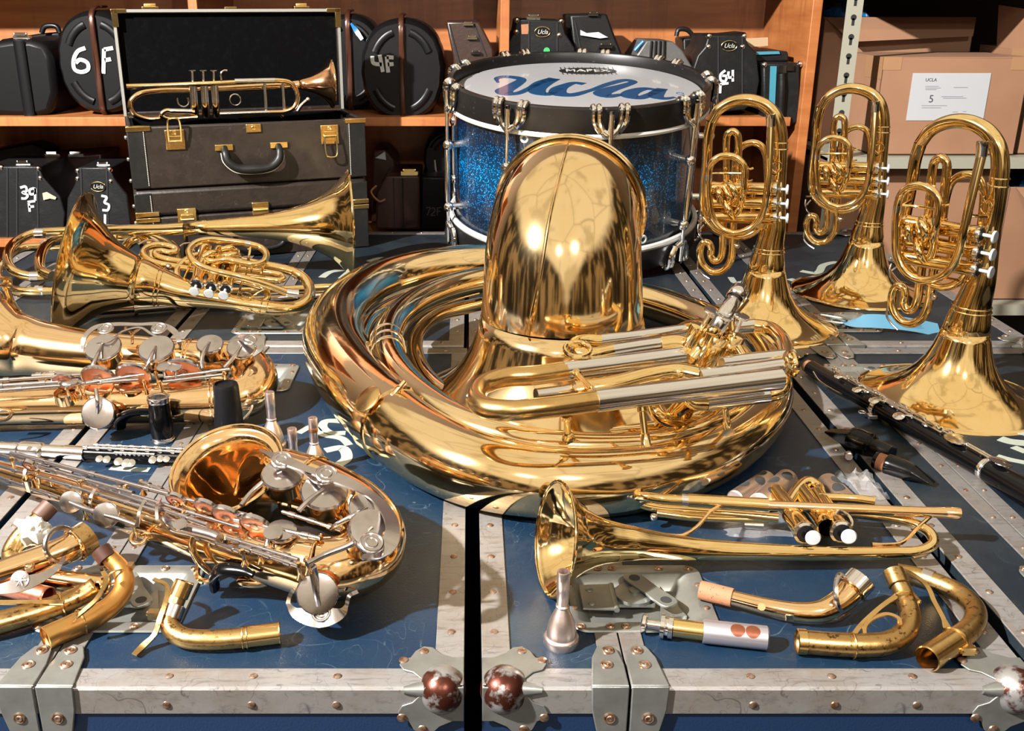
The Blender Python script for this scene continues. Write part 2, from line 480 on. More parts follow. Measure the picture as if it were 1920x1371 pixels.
def sparkle():
    m = bpy.data.materials.new('blue_sparkle_burst'); m.use_nodes = True; t = m.node_tree; b = t.nodes['Principled BSDF']
    co = t.nodes.new('ShaderNodeTexCoord'); sp = t.nodes.new('ShaderNodeSeparateXYZ'); t.links.new(co.outputs['Object'], sp.inputs[0])
    rp = t.nodes.new('ShaderNodeValToRGB'); e = rp.color_ramp.elements
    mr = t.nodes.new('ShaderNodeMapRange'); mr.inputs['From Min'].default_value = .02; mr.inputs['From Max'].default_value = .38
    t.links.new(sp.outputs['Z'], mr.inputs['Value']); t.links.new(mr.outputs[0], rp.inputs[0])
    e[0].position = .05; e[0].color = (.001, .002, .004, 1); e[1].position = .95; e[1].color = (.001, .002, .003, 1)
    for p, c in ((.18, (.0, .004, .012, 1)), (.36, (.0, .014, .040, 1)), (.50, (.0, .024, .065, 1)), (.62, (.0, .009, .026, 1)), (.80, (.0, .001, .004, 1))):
        x = e.new(p); x.color = c
    vo = t.nodes.new('ShaderNodeTexVoronoi'); vo.inputs['Scale'].default_value = 540
    t.links.new(co.outputs['Object'], vo.inputs['Vector'])
    sc = t.nodes.new('ShaderNodeSeparateColor'); t.links.new(vo.outputs['Color'], sc.inputs[0])
    gt = t.nodes.new('ShaderNodeMath'); gt.operation = 'GREATER_THAN'; gt.inputs[1].default_value = .90
    t.links.new(sc.outputs[0], gt.inputs[0])
    ma = t.nodes.new('ShaderNodeMath'); ma.operation = 'MULTIPLY_ADD'; ma.inputs[1].default_value = 13.0; ma.inputs[2].default_value = 1.0
    t.links.new(gt.outputs[0], ma.inputs[0])
    vm = t.nodes.new('ShaderNodeVectorMath'); vm.operation = 'SCALE'
    t.links.new(rp.outputs[0], vm.inputs[0]); t.links.new(ma.outputs[0], vm.inputs['Scale'])
    t.links.new(vm.outputs[0], b.inputs['Base Color'])
    b.inputs['Metallic'].default_value = .3; b.inputs['Roughness'].default_value = .35; b.inputs['Coat Weight'].default_value = 1; b.inputs['Coat Roughness'].default_value = .04
    return m
SPK = sparkle()

def struct(o): o['kind'] = 'structure'; return o

# ================================================================== THE SETTING
fl = M(); fl.bb(-4, 4, -2.5, 4.2, -.80, -.75); struct(fl.build('floor', SHELFD))
wl = M(); wl.bb(-4, 4, 3.46, 3.54, -.75, 2.4); struct(wl.build('wall_back', mat('wall_paint', (.10, .06, .04), .7)))

# wooden cabinet behind
SZ, LZ = .279, -.080       # shelf heights
ck = thing('wooden_bookcase', 'orange wooden open bookcase holding rows of black instrument cases', 'bookcase', (0, 2.95, -.75))
m = M(); m.bb(-1.75, .965, 3.40, 3.43, -.75, 1.2); m.build('back_panel', WOODO, ck)
for z in (SZ, LZ, -.45, .765):
    m = M(); m.bb(-1.72, .93, 2.95, 3.40, z-.026, z); m.build('shelf', WOODO, ck, bevel=.002)
for x in (-1.735, -.775, .097):
    m = M(); m.bb(x-.013, x+.013, 2.945, 3.40, -.75, 1.2); m.build('upright', WOODO, ck, bevel=.002)
m = M(); m.bb(.950, .978, 2.93, 3.40, -.75, 1.2); m.build('side_panel', WOODO, ck, bevel=.002)

# steel rack on the right
rk = thing('steel_shelf_rack', 'cream slotted steel shelving rack holding cardboard boxes', 'shelf rack', (1.0, 2.75, -.75))
def upright(x, y):
    m = M(); m.bb(x-.021, x+.021, y-.0015, y+.0015, -.75, .95); m.bb(x+.018, x+.021, y, y+.04, -.75, .95)
    o = m.build('slotted_upright', RACK, rk)
    s = M(); z = -.22
    while z < .62:
        s.cyl((x, y-.0022, z+.008), (x, y, z+.008), .0075, 12); s.bb(x-.0035, x+.0035, y-.0022, y, z-.012, z+.006)
        z += .048
    s.build('keyhole_slots', DARK, o)
upright(.990, 2.72)
for z in (-.225, .195, .655):
    m = M(); m.bb(1.0, 2.3, 2.745, 3.35, z-.012, z); m.bb(.99, 2.3, 2.735, 2.745, z-.030, z+.001); m.build('rack_shelf', RACK, rk)
m = M(); m.bb(1.02, 2.3, 3.36, 3.37, -.75, 1.0); m.build('back_sheet', mat('rack_back', (.05, .03, .02), .8), rk)

# cartons
def carton(label, x0, x1, y0, y1, z0, z1, tape=True, opn=False, group=None, paper=None):
    t = thing('cardboard_box', label, 'box', ((x0+x1)/2, (y0+y1)/2, z0), group)
    th = .004
    m = M()
    m.bb(x0, x1, y0, y0+th, z0, z1); m.bb(x0, x1, y1-th, y1, z0, z1); m.bb(x0, x0+th, y0, y1, z0, z1); m.bb(x1-th, x1, y0, y1, z0, z1)
    m.bb(x0, x1, y0, y1, z0, z0+th)
    m.build('box_walls', CARD, t, bevel=.0015)
    if not opn:
        f = M(); f.bb(x0, x1, y0, (y0+y1)/2-.001, z1, z1+.003); f.build('top_flap', CARD, t)
        f = M(); f.bb(x0, x1, (y0+y1)/2+.001, y1, z1, z1+.003); f.build('top_flap', CARD, t)
    if tape:
        m = M(); m.bb(x0-.001, x0+.05, y0-.0008, y0, z1-.03, z1+.0035); m.bb(x1-.05, x1+.001, y0-.0008, y0, z1-.03, z1+.0035)
        m.bb(x0-.0008, x0, y0-.0008, y0+.12, z1-.055, z1+.003)
        m.build('tape', TAPE, t)
    return t
b1 = carton('cardboard box with a printed white label, behind the right mellophone', 1.105, 1.50, 2.775, 3.05, .197, .452)
p0, p1 = Q(1712, 137, 2.7735), Q(1835, 226, 2.7735)
m = M(); m.bb(p0.x, p1.x+.012, 2.7732, 2.7745, p1.z, p0.z); pp = m.build('paper_label', PAPER, b1)
for txt, px, py, s in (('UCLA', 1746, 150, .012), ('5', 1746, 186, .028)):
    text_mesh('label_print', txt, s, INK, b1, frame(Q(px, py, 2.7728), (1, 0, 0), (0, 0, 1)), .0002)
INKL = mat('faint_ink', (.25, .26, .29), .7)
for x0, x1, y in ((1735,1760,162), (1735,1764,165), (1735,1756,168), (1788,1815,164), (1765,1806,181), (1768,1812,184), (1728,1776,198), (1728,1764,202), (1786,1796,210), (1805,1812,209)):
    m = M(); m.band([Q(x0, y, 2.7728), Q(x1, y, 2.7728)], .0012, .0003, (0, -1, 0)); m.build('printed_line', INKL, b1)
b2 = carton('big plain cardboard box behind the slotted upright on the upper rack shelf', 1.03, 1.47, 3.06, 3.33, .197, .548, tape=False)
f = M(); f.prism([(1.03, 3.06, .551), (1.47, 3.06, .551), (1.45, 3.02, .50), (1.10, 3.01, .485)], (0, -.003, 0)); f.build('loose_flap', CARD, b2)
b3 = carton('cardboard box at the right frame edge beside the labelled box', 1.515, 1.85, 2.79, 3.10, .197, .470)
m = M(); m.bb(1.532, 1.575, 2.7885, 2.7895, .435, .462); m.build('paper_label', PAPER, b3)
f = M(); f.prism([(1.515, 2.79, .47), (1.515, 3.0, .47), (1.50, 3.0, .585), (1.50, 2.85, .575)], (.003, 0, 0)); f.build('raised_flap', CARDD, b3)
b4 = carton('large plain cardboard box on the lower rack shelf behind the standing mellophones', 1.02, 1.49, 2.80, 3.15, -.223, .155, tape=False)
m = M()
for i in range(6):
    x = 1.43 + i*.011
    m.bb(x, x+.006, 2.7985, 2.7999, -.19, -.15)
m.build('printed_symbol', mat('brown_print', (.18, .08, .04), .8), b4)
b5 = carton('open cardboard box with a hanging flap and blue plastic, lower rack right', 1.515, 1.95, 2.79, 3.15, -.223, .105, tape=False, opn=True)
f = M(); f.prism([(1.53, 2.788, .105), (1.95, 2.788, .105), (1.95, 2.70, -.005), (1.60, 2.70, -.005)], (0, -.003, 0)); f.build('hanging_flap', CARD, b5)
def crumple(cx, cy, cz, wx, wy, wz, n=26, seed=0, fr=18, z0=0):
    m = M()
    for i in range(n):
        for j in range(n):
            u, v = i/(n-1)*2-1, j/(n-1)*2-1
            d = max(0, 1-max(abs(u), abs(v))**2)
            q = noise.noise(V((u*fr*.15+seed, v*fr*.15, seed*1.7))); q2 = noise.noise(V((u*fr*.4, v*fr*.4+seed, 3.1)))
            m.v.append(V((cx+wx*u+q2*wx*.15, cy+wy*v+q*wy*.15, cz+z0+wz*(d**.5)*(.55+.6*q+.45*abs(q2)))))
    for i in range(n-1):
        for j in range(n-1):
            a = i*n+j; m.f.append((a, a+n, a+n+1, a+1))
    return m
o = crumple(1.66, 2.96, .03, .13, .14, .11, seed=3).build('plastic_sheet', BLUEP, angle=20)
tag(o, 'crumpled blue plastic stuffed in the open cardboard box at right', 'plastic sheet')
o = crumple(1.12, 3.14, .552, .05, .05, .05, seed=5).build('plastic_sheet', BLUEP, angle=20)
tag(o, 'small wad of blue plastic on top of the big plain box', 'plastic sheet')

# ================================================================== FLIGHT CASES
Y0, YM1, YM2, Y3 = .7606, 1.712, 1.728, 2.68
_ball = [(878,1240),(850,1240),(826,1232),(812,1221),(795,1219),(779,1228),(770,1240),(755,1243),(749,1253),(756,1263),(775,1268),(790,1280),(797,1295),(878,1295)]
BALL = [(max(0, -.006-P(x, y).x), max(0, P(x, y).y-Y0)) for x, y in _ball]
HINGE = [(.0012,0),(.0012,.030),(.005,.052),(.013,.061),(.024,.058),(.031,.040),(.036,.0)]
HFRONT = [(.0012,0),(.0012,.052),(.010,.064),(.020,.064),(.030,.050),(.035,.026),(.036,0)]
def rivet(m, c, ax=(0, 0, 1), r=.0042, h=.0016):
    m.lathe([(r, 0), (r*.9, h*.55), (r*.5, h), (0, h*1.1)], c, ax, 12, False)
def washer(m, c, ax=(0, 0, 1), r=.0062):
    m.lathe([(r, 0), (r, .0008), (r*.8, .0014), (r*.6, .0008), (r*.45, .0016), (r*.2, .0014), (r*.18, .0004), (0, .0004)], c, ax, 16, False)
def latch(par, sx, yc, open_=False):
    x0, x1, y0, y1 = sx-.044, sx+.107, yc-.0625, yc+.0625
    ix0, ix1, iy0, iy1 = sx-.036, sx+.090, yc-.045, yc+.045
    def rr(a, b, c, d, q, z, n=6):
        out = []
        for cx, cy, t0 in ((b-q, d-q, 0), (a+q, d-q, 90), (a+q, c+q, 180), (b-q, c+q, 270)):
            for i in range(n+1):
                t = R(t0 + 90*i/n); out.append(V((cx+q*math.cos(t), cy+q*math.sin(t), z)))
        return out
    m = M(); loops = [rr(x0, x1, y0, y1, .016, .0012), rr(x0+.001, x1-.001, y0+.001, y1-.001, .016, .0030), rr(ix0-.003, ix1+.003, iy0-.003, iy1+.003, .010, .0030), rr(ix0, ix1, iy0, iy1, .008, .0015), rr(ix0+.014, ix1-.014, iy0+.012, iy1-.012, .005, -.0125)]
    bs = []
    for l in loops: bs.append(len(m.v)); m.v += l
    n = len(loops[0])
    for a, b in zip(bs, bs[1:]):
        for j in range(n): m.f.append((a+j, a+(j+1) % n, b+(j+1) % n, b+j))
    m.f.append(tuple(bs[-1]+j for j in range(n)))
    lo = m.build('butterfly_latch', ZN, par, angle=30)
    m = M()
    for x in (x0+.008, sx-.006, sx+.010, x1-.045, x1-.012):
        for y in (y0+.008, y1-.008): washer(m, (x, y, .003), r=.0050)
    for y in (yc-.022, yc+.022):
        rivet(m, (x0+.005, y, .003), r=.0035); rivet(m, (x1-.008, y, .003), r=.0035)
    m.build('rivets', RIV, lo)
    m = M(); m.prism([(ix0+.006, yc-.022, .001), (ix0+.040, yc-.024, .001), (ix0+.040, yc+.024, .001), (ix0+.006, yc+.022, .001)], (0, 0, .0018))
    m.tube([(ix0+.041, yc-.024, .0015), (ix0+.041, yc+.024, .0015)], .003, 10)
    for y in (yc-.013, yc+.013): rivet(m, (ix0+.016, y, .0028), r=.0045)
    m.build('hasp_plate', ZN, lo)
    cx, cy = sx+.028, yc+.008
    m = M(); m.lathe([(.021, 0), (.021, .004), (.018, .0055), (.006, .006), (.006, .008), (0, .008)], (cx, cy, -.002), (0, 0, 1), 28)
    m.bb(cx-.030, cx+.020, cy-.016, cy+.016, -.006, -.002)
    m.build('rotor_disc', ZN, lo)
    # butterfly wing: dog-bone with two holes
    a = R(-58); ca, sa = math.cos(a), math.sin(a); wx, wy = cx+.016, cy-.002
    def wing(u, v, z): return V((wx+u*ca-v*sa, wy+u*sa+v*ca, z))
    outl = []
    for i in range(48):
        t = 2*math.pi*i/48; u = .036*math.cos(t); k = .0125 + .0035*abs(math.cos(t))**3 - .003*(1-abs(math.cos(t)))
        outl.append((u, k*math.copysign(abs(math.sin(t))**.55, math.sin(t))))
    m = M(); m.prism([wing(u, v, .0055) for u, v in outl], (0, 0, .003))
    w = m.build('butterfly_wing', ZN, lo, bevel=.0006)
    m = M()
    for s in (-1, 1): m.lathe([(.006, 0), (.006, .0004), (0, .0004)], wing(s*.025, 0, .0084), (0, 0, 1), 16)
    m.build('wing_holes', DARK, w)
    m = M(); m.prism([(ix1-.040, yc-.030, -.010), (ix1-.012, yc-.026, -.010), (ix1-.030, yc+.030, -.010)], (0, 0, .006)); m.build('catch_wedge', ZN, lo)

def case(label, x0, x1, y0, y1, seam, mt, fm, latches=(), corners='', hf=True, hb=True, rear=True):
    t = thing('flight_case', label, 'flight case', ((x0+x1)/2, (y0+y1)/2, -.75), 'road cases pushed together as a table')
    for nm, a, b in (('lid', x0, seam-.001), ('body', seam+.001, x1)):
        m = M(); m.bb(a, b, y0, y1, -.75, -.014); m.build('case_'+nm, fm, t)
        xs, ys = {a, b}, {y0, y1}
        hs = []
        for yc in latches:
            h = (seam-.036, seam+.090, yc-.045, yc+.045); hs.append(h)
            xs |= {min(max(h[0], a), b), min(max(h[1], a), b)}; ys |= {h[2], h[3]}
        xs, ys = sorted(xs), sorted(ys); m = M()
        for p, q in zip(xs, xs[1:]):
            for r_, s_ in zip(ys, ys[1:]):
                cx, cy = (p+q)/2, (r_+s_)/2
                if any(h[0] < cx < h[1] and h[2] < cy < h[3] for h in hs): continue
                if q-p > 1e-5: m.bb(p, q, r_, s_, -.0141, 0)
        m.build(nm+'_panel', mt, t)
    # side trims
    rv = M()
    def strip(a, b, c, d, mt_=ALU, z=.002):
        m = M()
        if latches and a < seam+.05 and b > seam-.04 and b-a < .05:
            ys = [c]
            for yc in sorted(latches): ys += [yc-.0625, yc+.0625]
            ys.append(d)
            for p, q in zip(ys[::2], ys[1::2]): m.bb(a, b, p, q, 0, z)
        else: m.bb(a, b, c, d, 0, z)
        o = m.build('edge_trim', mt_, t, bevel=.0006)
        return o
    strip(x0, x0+.028, y0+.026, y1-.026, ALUS); strip(x1-.028, x1, y0+.026, y1-.026, ALUS)
    strip(seam-.0235, seam-.0008, y0+.026, y1-.026); strip(seam+.0008, seam+.0235, y0+.026, y1-.026)
    y = y0+.085
    while y < y1-.04:
        for x in (x0+.013, x1-.013): rivet(rv, (x, y, .002))
        if not any(abs(y-c) < .075 for c in latches):
            for x in (seam-.012, seam+.012): rivet(rv, (x, y+.02, .002), r=.003)
        y += .072
    for yy, s in ((y0, 1), (y1, -1)):
        prof = [(.027, .0022), (.004, .0030), (0, .0022), (-.0022, -.0005), (-.0022, -.0275), (0, -.0275), (0, 0), (.027, 0)]
        for a, b in ((x0, seam-.001), (seam+.001, x1)):
            m = M(); m.prism([(a, yy+s*u, w) for u, w in prof], (b-a, 0, 0)); m.build('edge_extrusion', ALUS if s > 0 else ALU, t, bevel=.0008)
            n = max(1, round((b-a)/.076))
            for i in range(n):
                x = a + (b-a)*(i+.5)/n
                if abs(x-seam) < .045: continue
                rivet(rv, (x, yy+s*.014, .0026)); rivet(rv, (x, yy-s*.0022, -.017), (0, -s, 0))
    rv.build('rivets', RIV, t)
    for yy, s, on in ((y0, 1, hf), (y1, -1, hb)):
        if not on: continue
        for sg in (-1, 1):
            m = M(); m.prism([(seam+sg*u, yy+s*v - (s*.002 if v == 0 else 0), .0030) for u, v in HINGE], (0, 0, .0022))
            m.prism([(seam+sg*u, yy-s*.0048, .0052-w) for u, w in HFRONT], (0, s*.0024, 0))
            o = m.build('hinge_bracket', ZN, t, bevel=.0012)
            w = M()
            for u, v in ((.014, .050), (.018, .028)): washer(w, (seam+sg*u, yy+s*v, .0052))
            for u, v in ((.018, .030), (.017, .054)): washer(w, (seam+sg*u, yy-s*.0048, -v), (0, -s, 0))
            w.build('washers', RIV, o)
    for c in corners.split():
        sx = x0 if c[1] == 'l' else x1; dx = 1 if c[1] == 'l' else -1
        sy = y0 if c[0] == 'f' else y1; dy = 1 if c[0] == 'f' else -1
        m = M(); m.prism([(sx+dx*u, sy+dy*v, .0030) for u, v in BALL], (0, 0, .0016))
        m.prism([(sx+dx*u, sy-dy*.0040, .004-v*.95) for u, v in BALL], (0, dy*.0016, 0))
        o = m.build('corner_plate', ZN, t, bevel=.0007)
        m = M(); m.ball((sx+dx*.0205, sy+dy*.0085, -.0075), .0225, 28, 18)
        m.build('ball_corner', RUST, o)
        m = M(); m.tube([(sx+dx*.034, sy+dy*.003, -.003), (sx+dx*.056, sy-dy*.001, -.001)], [.0085, .0035], 12); m.build('corner_ridge', ZN, o)
        m = M()
        for u, v in ((.039, .050), (.058, .036)):
            rivet(m, (sx+dx*u, sy+dy*v, .0046), r=.0048); rivet(m, (sx+dx*u, sy-dy*.004, .004-v*.95), (0, -dy, 0), r=.0048)
        m.build('rivets', RIV, o)
    for yc in latches: latch(t, seam, yc)
    return t
LC = (.908, 1.565)
cL1 = case('blue road case at bottom left of the gap, saxophone necks on its latch', -.565, -.006, Y0, YM1, -.403, LAMB, LAMF, LC, 'fr fl')
cL2 = case('blue road case at the left frame edge under the tenor saxophone', -1.13, -.575, Y0, YM1, -.985, LAMB, LAMF, (), 'fr')
cR1 = case('blue road case right of the gap carrying the sousaphone front and trumpet', .011, .530, Y0, YM1, .148, LAMB, LAMF, LC, 'fl fr')
cR2 = case('slate road case at right under the clarinet and nearest mellophone', .545, 1.055, Y0, YM1, .655, LAMS, LAMF, LC, 'fl bl br')
cB1 = case('rear slate road case below the brown trumpet case stack', -.565, -.012, YM2, Y3, -.415, LAMS, LAMS, (1.86,), '')
cB2 = case('rear slate road case at the left frame edge under the looped tubing', -1.13, -.575, YM2, Y3, -.985, LAMS, LAMS, (), '')
cB3 = case('rear slate road case under the bass drum', -.003, .503, YM2, Y3, .14, LAMS, LAMS, (), '')
cB4 = case('rear slate road case at right carrying the light blue tag', .515, 1.050, YM2, Y3, .69, LAMS, LAMS, (1.87,), 'fr br')

# stencilled letters
def stroke(par, pxs, w, z=.0004, mt=PAINT):
    m = M(); m.band([P(x, y, z) for x, y in pxs], w, .0006, (0, 0, 1), 6); m.build('stencil_mark', mt, par)
for pts, w in (([(668,795),(640,790),(612,790),(605,800),(620,812),(648,812)], .014), ([(560,812),(585,800),(605,815),(640,822),(655,835)], .012),
               ([(610,845),(640,840),(650,860),(632,875),(640,888),(622,900)], .016)):
    stroke(cL1, pts, w)
for pts, w in (([(604,520),(620,510),(650,505)], .018), ([(640,522),(660,508),(690,505),(720,495),(735,487),(715,484),(690,490)], .016), ([(670,520),(700,512),(730,505)], .012)):
    stroke(cB1, pts, w)
for pts, w in (([(1480,523),(1500,528),(1530,524),(1575,518)], .018), ([(1502,508),(1530,512),(1545,497),(1570,492),(1583,500),(1565,506)], .018), ([(1370,520),(1380,530),(1398,527),(1400,520)], .014)):
    stroke(cB4, pts, w)
for pts, w in (([(1910,800),(1918,808),(1930,812)], .03), ([(1875,822),(1895,828),(1930,832)], .02), ([(1900,838),(1925,848)], .014), ([(1870,855),(1895,862),(1925,868)], .012)):
    stroke(cR2, pts, w)
stroke(cL1, [(208,877),(240,880),(280,881)], .012)

# ================================================================== CASES ON THE SHELVES
def outline(pxs, Y): return [Q(x, y, Y) for x, y in pxs]
def badge(par, px, py, Y, w=.020, h=.013):
    c = Q(px, py, Y)
    m = M(); b = len(m.v); n = 28
    pts = [c + V((w*math.cos(2*math.pi*i/n), -.0004, h*math.sin(2*math.pi*i/n))) for i in range(n)]
    m.prism(pts, (0, -.0012, 0)); o = m.build('oval_badge', BLK, par)
    m = M(); m.tube([p + V((0, -.0016, 0)) for p in pts], .0010, 6, closed=True, smooth=False); m.build('badge_ring', GLD, o)
    text_mesh('badge_script', 'Ucla', .017, STI, o, frame(c+V((0, -.0022, 0)), (1, 0, 0), (0, 0, 1)), .0003, shear=.3)
def marks(par, strokes, Y, w=.006, name='painted_number'):
    m = M()
    for st in strokes:
        m.band([Q(x, y, Y) for x, y in st], w, .001, (0, -1, 0), 5)
    m.build(name, CHALK, par)
def clasp(m, c, s=1.0):
    c = V(c); m.box(c, (.032*s, .010*s, .006*s)); m.box(c+V((0, -.004*s, .006*s)), (.020*s, .012*s, .005*s)); m.tube([c+V((-.012*s, -.006*s, .006*s)), c+V((.012*s, -.006*s, .006*s))], .003*s, 8)

def round_case(px, py, rxp, ryp, Y, label, digits, dep=.22, group='round moulded drum cases'):
    c = Q(px, py, Y); s = FPX/(Y*CP+(CAMZ-c.z)*SP); a, b = rxp/s, ryp/s
    t = thing('round_drum_case', label, 'drum case', (c.x, Y+dep/2, c.z-b), group)
    n = 72; m = M(); rows = []
    def oc(i, k, y):
        th = 2*math.pi*i/n
        r = 1 + .018*math.cos(8*th) if False else 1.0
        e = 3.0
        q = (abs(math.cos(th))**e + abs(math.sin(th))**e)**(-1/e)
        sc = .012*(1 if (i // 2) % 2 else 0)*(abs(math.cos(th)) > .85)
        return V((c.x + a*math.cos(th)*(k*(.35*q+.65) / 1.0)*(1-sc)*.94, y, c.z + b*math.sin(th)*k*(.35*q+.65)*.94))
    for k, y in ((.90, Y), (.97, Y+.012), (1.0, Y+.035), (1.0, Y+dep-.03), (.95, Y+dep)):
        rows.append(len(m.v)); m.v += [oc(i, k, y) for i in range(n)]
    for p, q in zip(rows, rows[1:]):
        for j in range(n): m.f.append((p+j, p+(j+1) % n, q+(j+1) % n, q+j))
    m.f.append(tuple(rows[0]+j for j in range(n))); m.f.append(tuple(rows[-1]+j for j in reversed(range(n))))
    m.build('shell', BLK, t, angle=50)
    m = M()
    for sx in (-1, 1):
        for sz in (-1, 1):
            pts = [V((c.x+sx*a*.68*math.cos(R(g)), Y-.002, c.z+sz*b*.72*math.sin(R(g)))) for g in (28, 40, 52, 64, 74)]
            m.tube(pts, .011, 12, sy=.45, up=(0, 1, 0))
    m.build('moulded_rib', BLK, t)
    m = M(); m.tube([(c.x, Y+.03, c.z-b*.98), (c.x, Y-.004, c.z-b*.86), (c.x, Y-.004, c.z), (c.x, Y-.004, c.z+b*.86), (c.x, Y+.03, c.z+b*.98), (c.x, Y+.12, c.z+b*1.0)], .008, 8, sy=.5, up=(0, 1, 0))
    for dx in (-.006, .006): m.tube([(c.x+dx, Y-.008, c.z-b*.84), (c.x+dx, Y-.008, c.z+b*.84)], .0022, 6)
    m.build('seam_band', mat('brown_band', (.10, .035, .02), .25, .4), t)
    if digits: marks(t, digits, Y-.003, .011)
    m = M(); m.bb(c.x-.035, c.x+.035, Y+.03, Y+.10, c.z-b*1.01, c.z-b*.95); m.build('foot', BLK, t)
    return t
round_case(183, 119, 82, 100, 3.00, 'round black case marked 6 F behind the open trumpet case', [[(160,90),(146,96),(138,113),(140,130),(152,135),(165,130),(164,118),(150,112),(142,118)], [(194,138),(195,92)], [(195,93),(212,90)], [(196,113),(208,111)]])
round_case(754, 133, 84, 99, 3.00, 'round black case marked 4F between trumpet case and bass drum', [[(698,105),(700,118),(716,121)], [(712,103),(718,135)], [(725,106),(728,136)], [(725,107),(738,108)], [(727,121),(738,120)]])
t = round_case(655, 118, 70, 92, 3.13, 'black round case half hidden behind the open lid, blue tie hanging', None, .18)
m = M(); m.band([Q(658, 44, 3.12), Q(668, 58, 3.10), Q(679, 74, 3.09)], [.006, .014, .010], .002, (0, -1, 0)); m.build('blue_tie', BLUEP, t)

def prism_case(name, label, cat, pxs, Y, dep, mt, seams=(), clasps=(), group=None, bevel=.006):
    pts = outline(pxs, Y); zs = min(p.z for p in pts); xs = [p.x for p in pts]
    t = thing(name, label, cat, ((min(xs)+max(xs))/2, Y+dep/2, zs), group)
    m = M(); m.prism(pts, (0, dep, 0)); m.build('case_shell', mt, t, bevel=bevel)
    if seams:
        m = M()
        for sx0, sy0, sx1, sy1 in seams: m.tube([Q(sx0, sy0, Y-.001), Q(sx1, sy1, Y-.001)], .0022, 6)
        m.build('shell_seam', DARK, t)
    for x, y in clasps:
        m = M(); clasp(m, Q(x, y, Y+.03)); m.build('clasp', SIG, t, bevel=.0008)
    return t
def corners_metal(t, pts, Y, r=.009):
    m = M()
    for x, y in pts: m.ball(Q(x, y, Y+.004), r, 10, 8); 
    m.build('metal_corner', SIG, t)
# left end of the upper shelf
t = prism_case('moulded_case', 'black moulded case with a vertical band at the far left of the upper shelf', 'instrument case', [(-30,80),(0,76),(20,73),(55,73),(85,82),(98,110),(106,175),(95,214),(70,220),(30,220),(-20,216)], 2.99, .28, BLK, bevel=.018)
m = M(); m.tube([Q(34,76,2.985), Q(40,115,2.985), Q(48,170,2.985), Q(55,217,2.985)], .016, 10, sy=.3, up=(0, 1, 0)); m.build('rubber_band_trim', BLK, t)
m = M(); clasp(m, Q(42, 70, 3.02), 1.5); m.build('clasp', SIK, t)
t = prism_case('moulded_case', 'dark case with a carry handle behind the moulded case at far left', 'instrument case', [(0,220),(0,74),(80,62),(112,60),(120,220)], 3.285, .10, BLK)
m = M(); m.tube([Q(78,62,3.26), Q(84,50,3.26), Q(106,50,3.26), Q(112,62,3.26)], .008, 10); m.build('handle', BLK, t)
# middle
t = prism_case('narrow_case', 'narrow slanted brown-black case between round case and bass drum', 'instrument case', [(836,40),(898,40),(925,92),(935,215),(846,215),(850,110)], 3.02, .25, mat('dark_brown_leatherette', (.035, .014, .008), .35, bump=(90, .4)), seams=((842,45,862,120), (889,45,912,105)), clasps=())
for x, y, q in ((878, 46, 0), (885, 72, 1), (892, 100, 2)):
    m = M(); clasp(m, Q(x, y, 3.012), .9); m.build('clasp', SIG, t)
def coffin(px0, label, pts, Y, bd, group, digits=None, bseams=(), dep=.22, mt=LEK, corners=()):
    t = prism_case('flared_case', label, 'instrument case', pts, Y, dep, mt, bseams, (), group, .004)
    if bd: badge(t, bd[0], bd[1], Y-.001, .022 if len(bd) < 3 else bd[2], .014)
    if digits: marks(t, digits, Y-.003, .007)
    corners_metal(t, corners, Y)
    return t
GR = 'black flared leatherette cases'
t = coffin(0, 'black flared case with an oval badge and green sticker behind the drum', [(968,36),(1054,38),(1060,62),(1078,90),(1082,150),(1070,216),(940,216),(925,150),(932,108),(952,80),(964,60)], 2.99, (1017, 60), GR, bseams=((992,40,992,150),(1045,42,1045,150)), corners=((969,38),(1052,40),(1048,66),(968,60)))
m = M(); m.lathe([(.009, 0), (.009, .001)], Q(1025, 95, 2.988), (0, -1, 0), 20); m.build('round_sticker', GREEN, t)
m = M(); m.prism(outline([(977,46),(992,45),(990,64),(978,64)], 2.989), (0, -.001, 0)); m.build('worn_patch', CORK, t)
m = M(); clasp(m, Q(1000, 34, 3.03), 1.2); m.build('clasp', SIG, t)
t = prism_case('long_case', 'long black case with a torn paper tag behind the drum rim', 'instrument case', [(1068,28),(1138,26),(1150,60),(1170,110),(1176,216),(1090,216)], 3.02, .25, LEK, seams=((1078,40,1092,110),))
m = M(); m.prism(outline([(1088,56),(1100,62),(1122,60),(1140,70),(1125,72),(1088,66)], 3.012), (0, -.002, 0)); m.build('torn_tag', PAPER, t)
m = M(); clasp(m, Q(1135, 88, 3.012), 1.2); clasp(m, Q(1112, 28, 3.012), .9); m.build('clasp', SIG, t)
t = prism_case('flared_case', 'small grey flared case with ribbed centre behind the drum', 'instrument case', [(1213,76),(1262,78),(1280,95),(1300,128),(1304,216),(1176,216),(1184,118)], 2.99, .22, mat('grey_scuffed_shell', (.11, .11, .105), .45, 0, (30, (.20, .20, .19), .5, .7)), (), (), None, .004)
m = M()
for i in range(4): m.tube([Q(1222+i*8, 77, 2.988), Q(1218+i*9, 130, 2.988)], .004, 6)
m.build('centre_ribs', BLK, t)
m = M(); m.tube([Q(1190,95,3.0), Q(1200,84,3.0), Q(1206,78,3.0)], .006, 8); m.build('blue_tie', BLUEP, t)
t = prism_case('long_case', 'low black case with a curled handle behind the case marked 64', 'instrument case', [(1280,72),(1400,60),(1412,216),(1288,216)], 3.24, .13, LEK)
m = M(); m.tube([Q(1268,68,3.22), Q(1272,56,3.22), Q(1288,56,3.22), Q(1302,70,3.22)], .007, 8); m.build('handle', LEK, t)
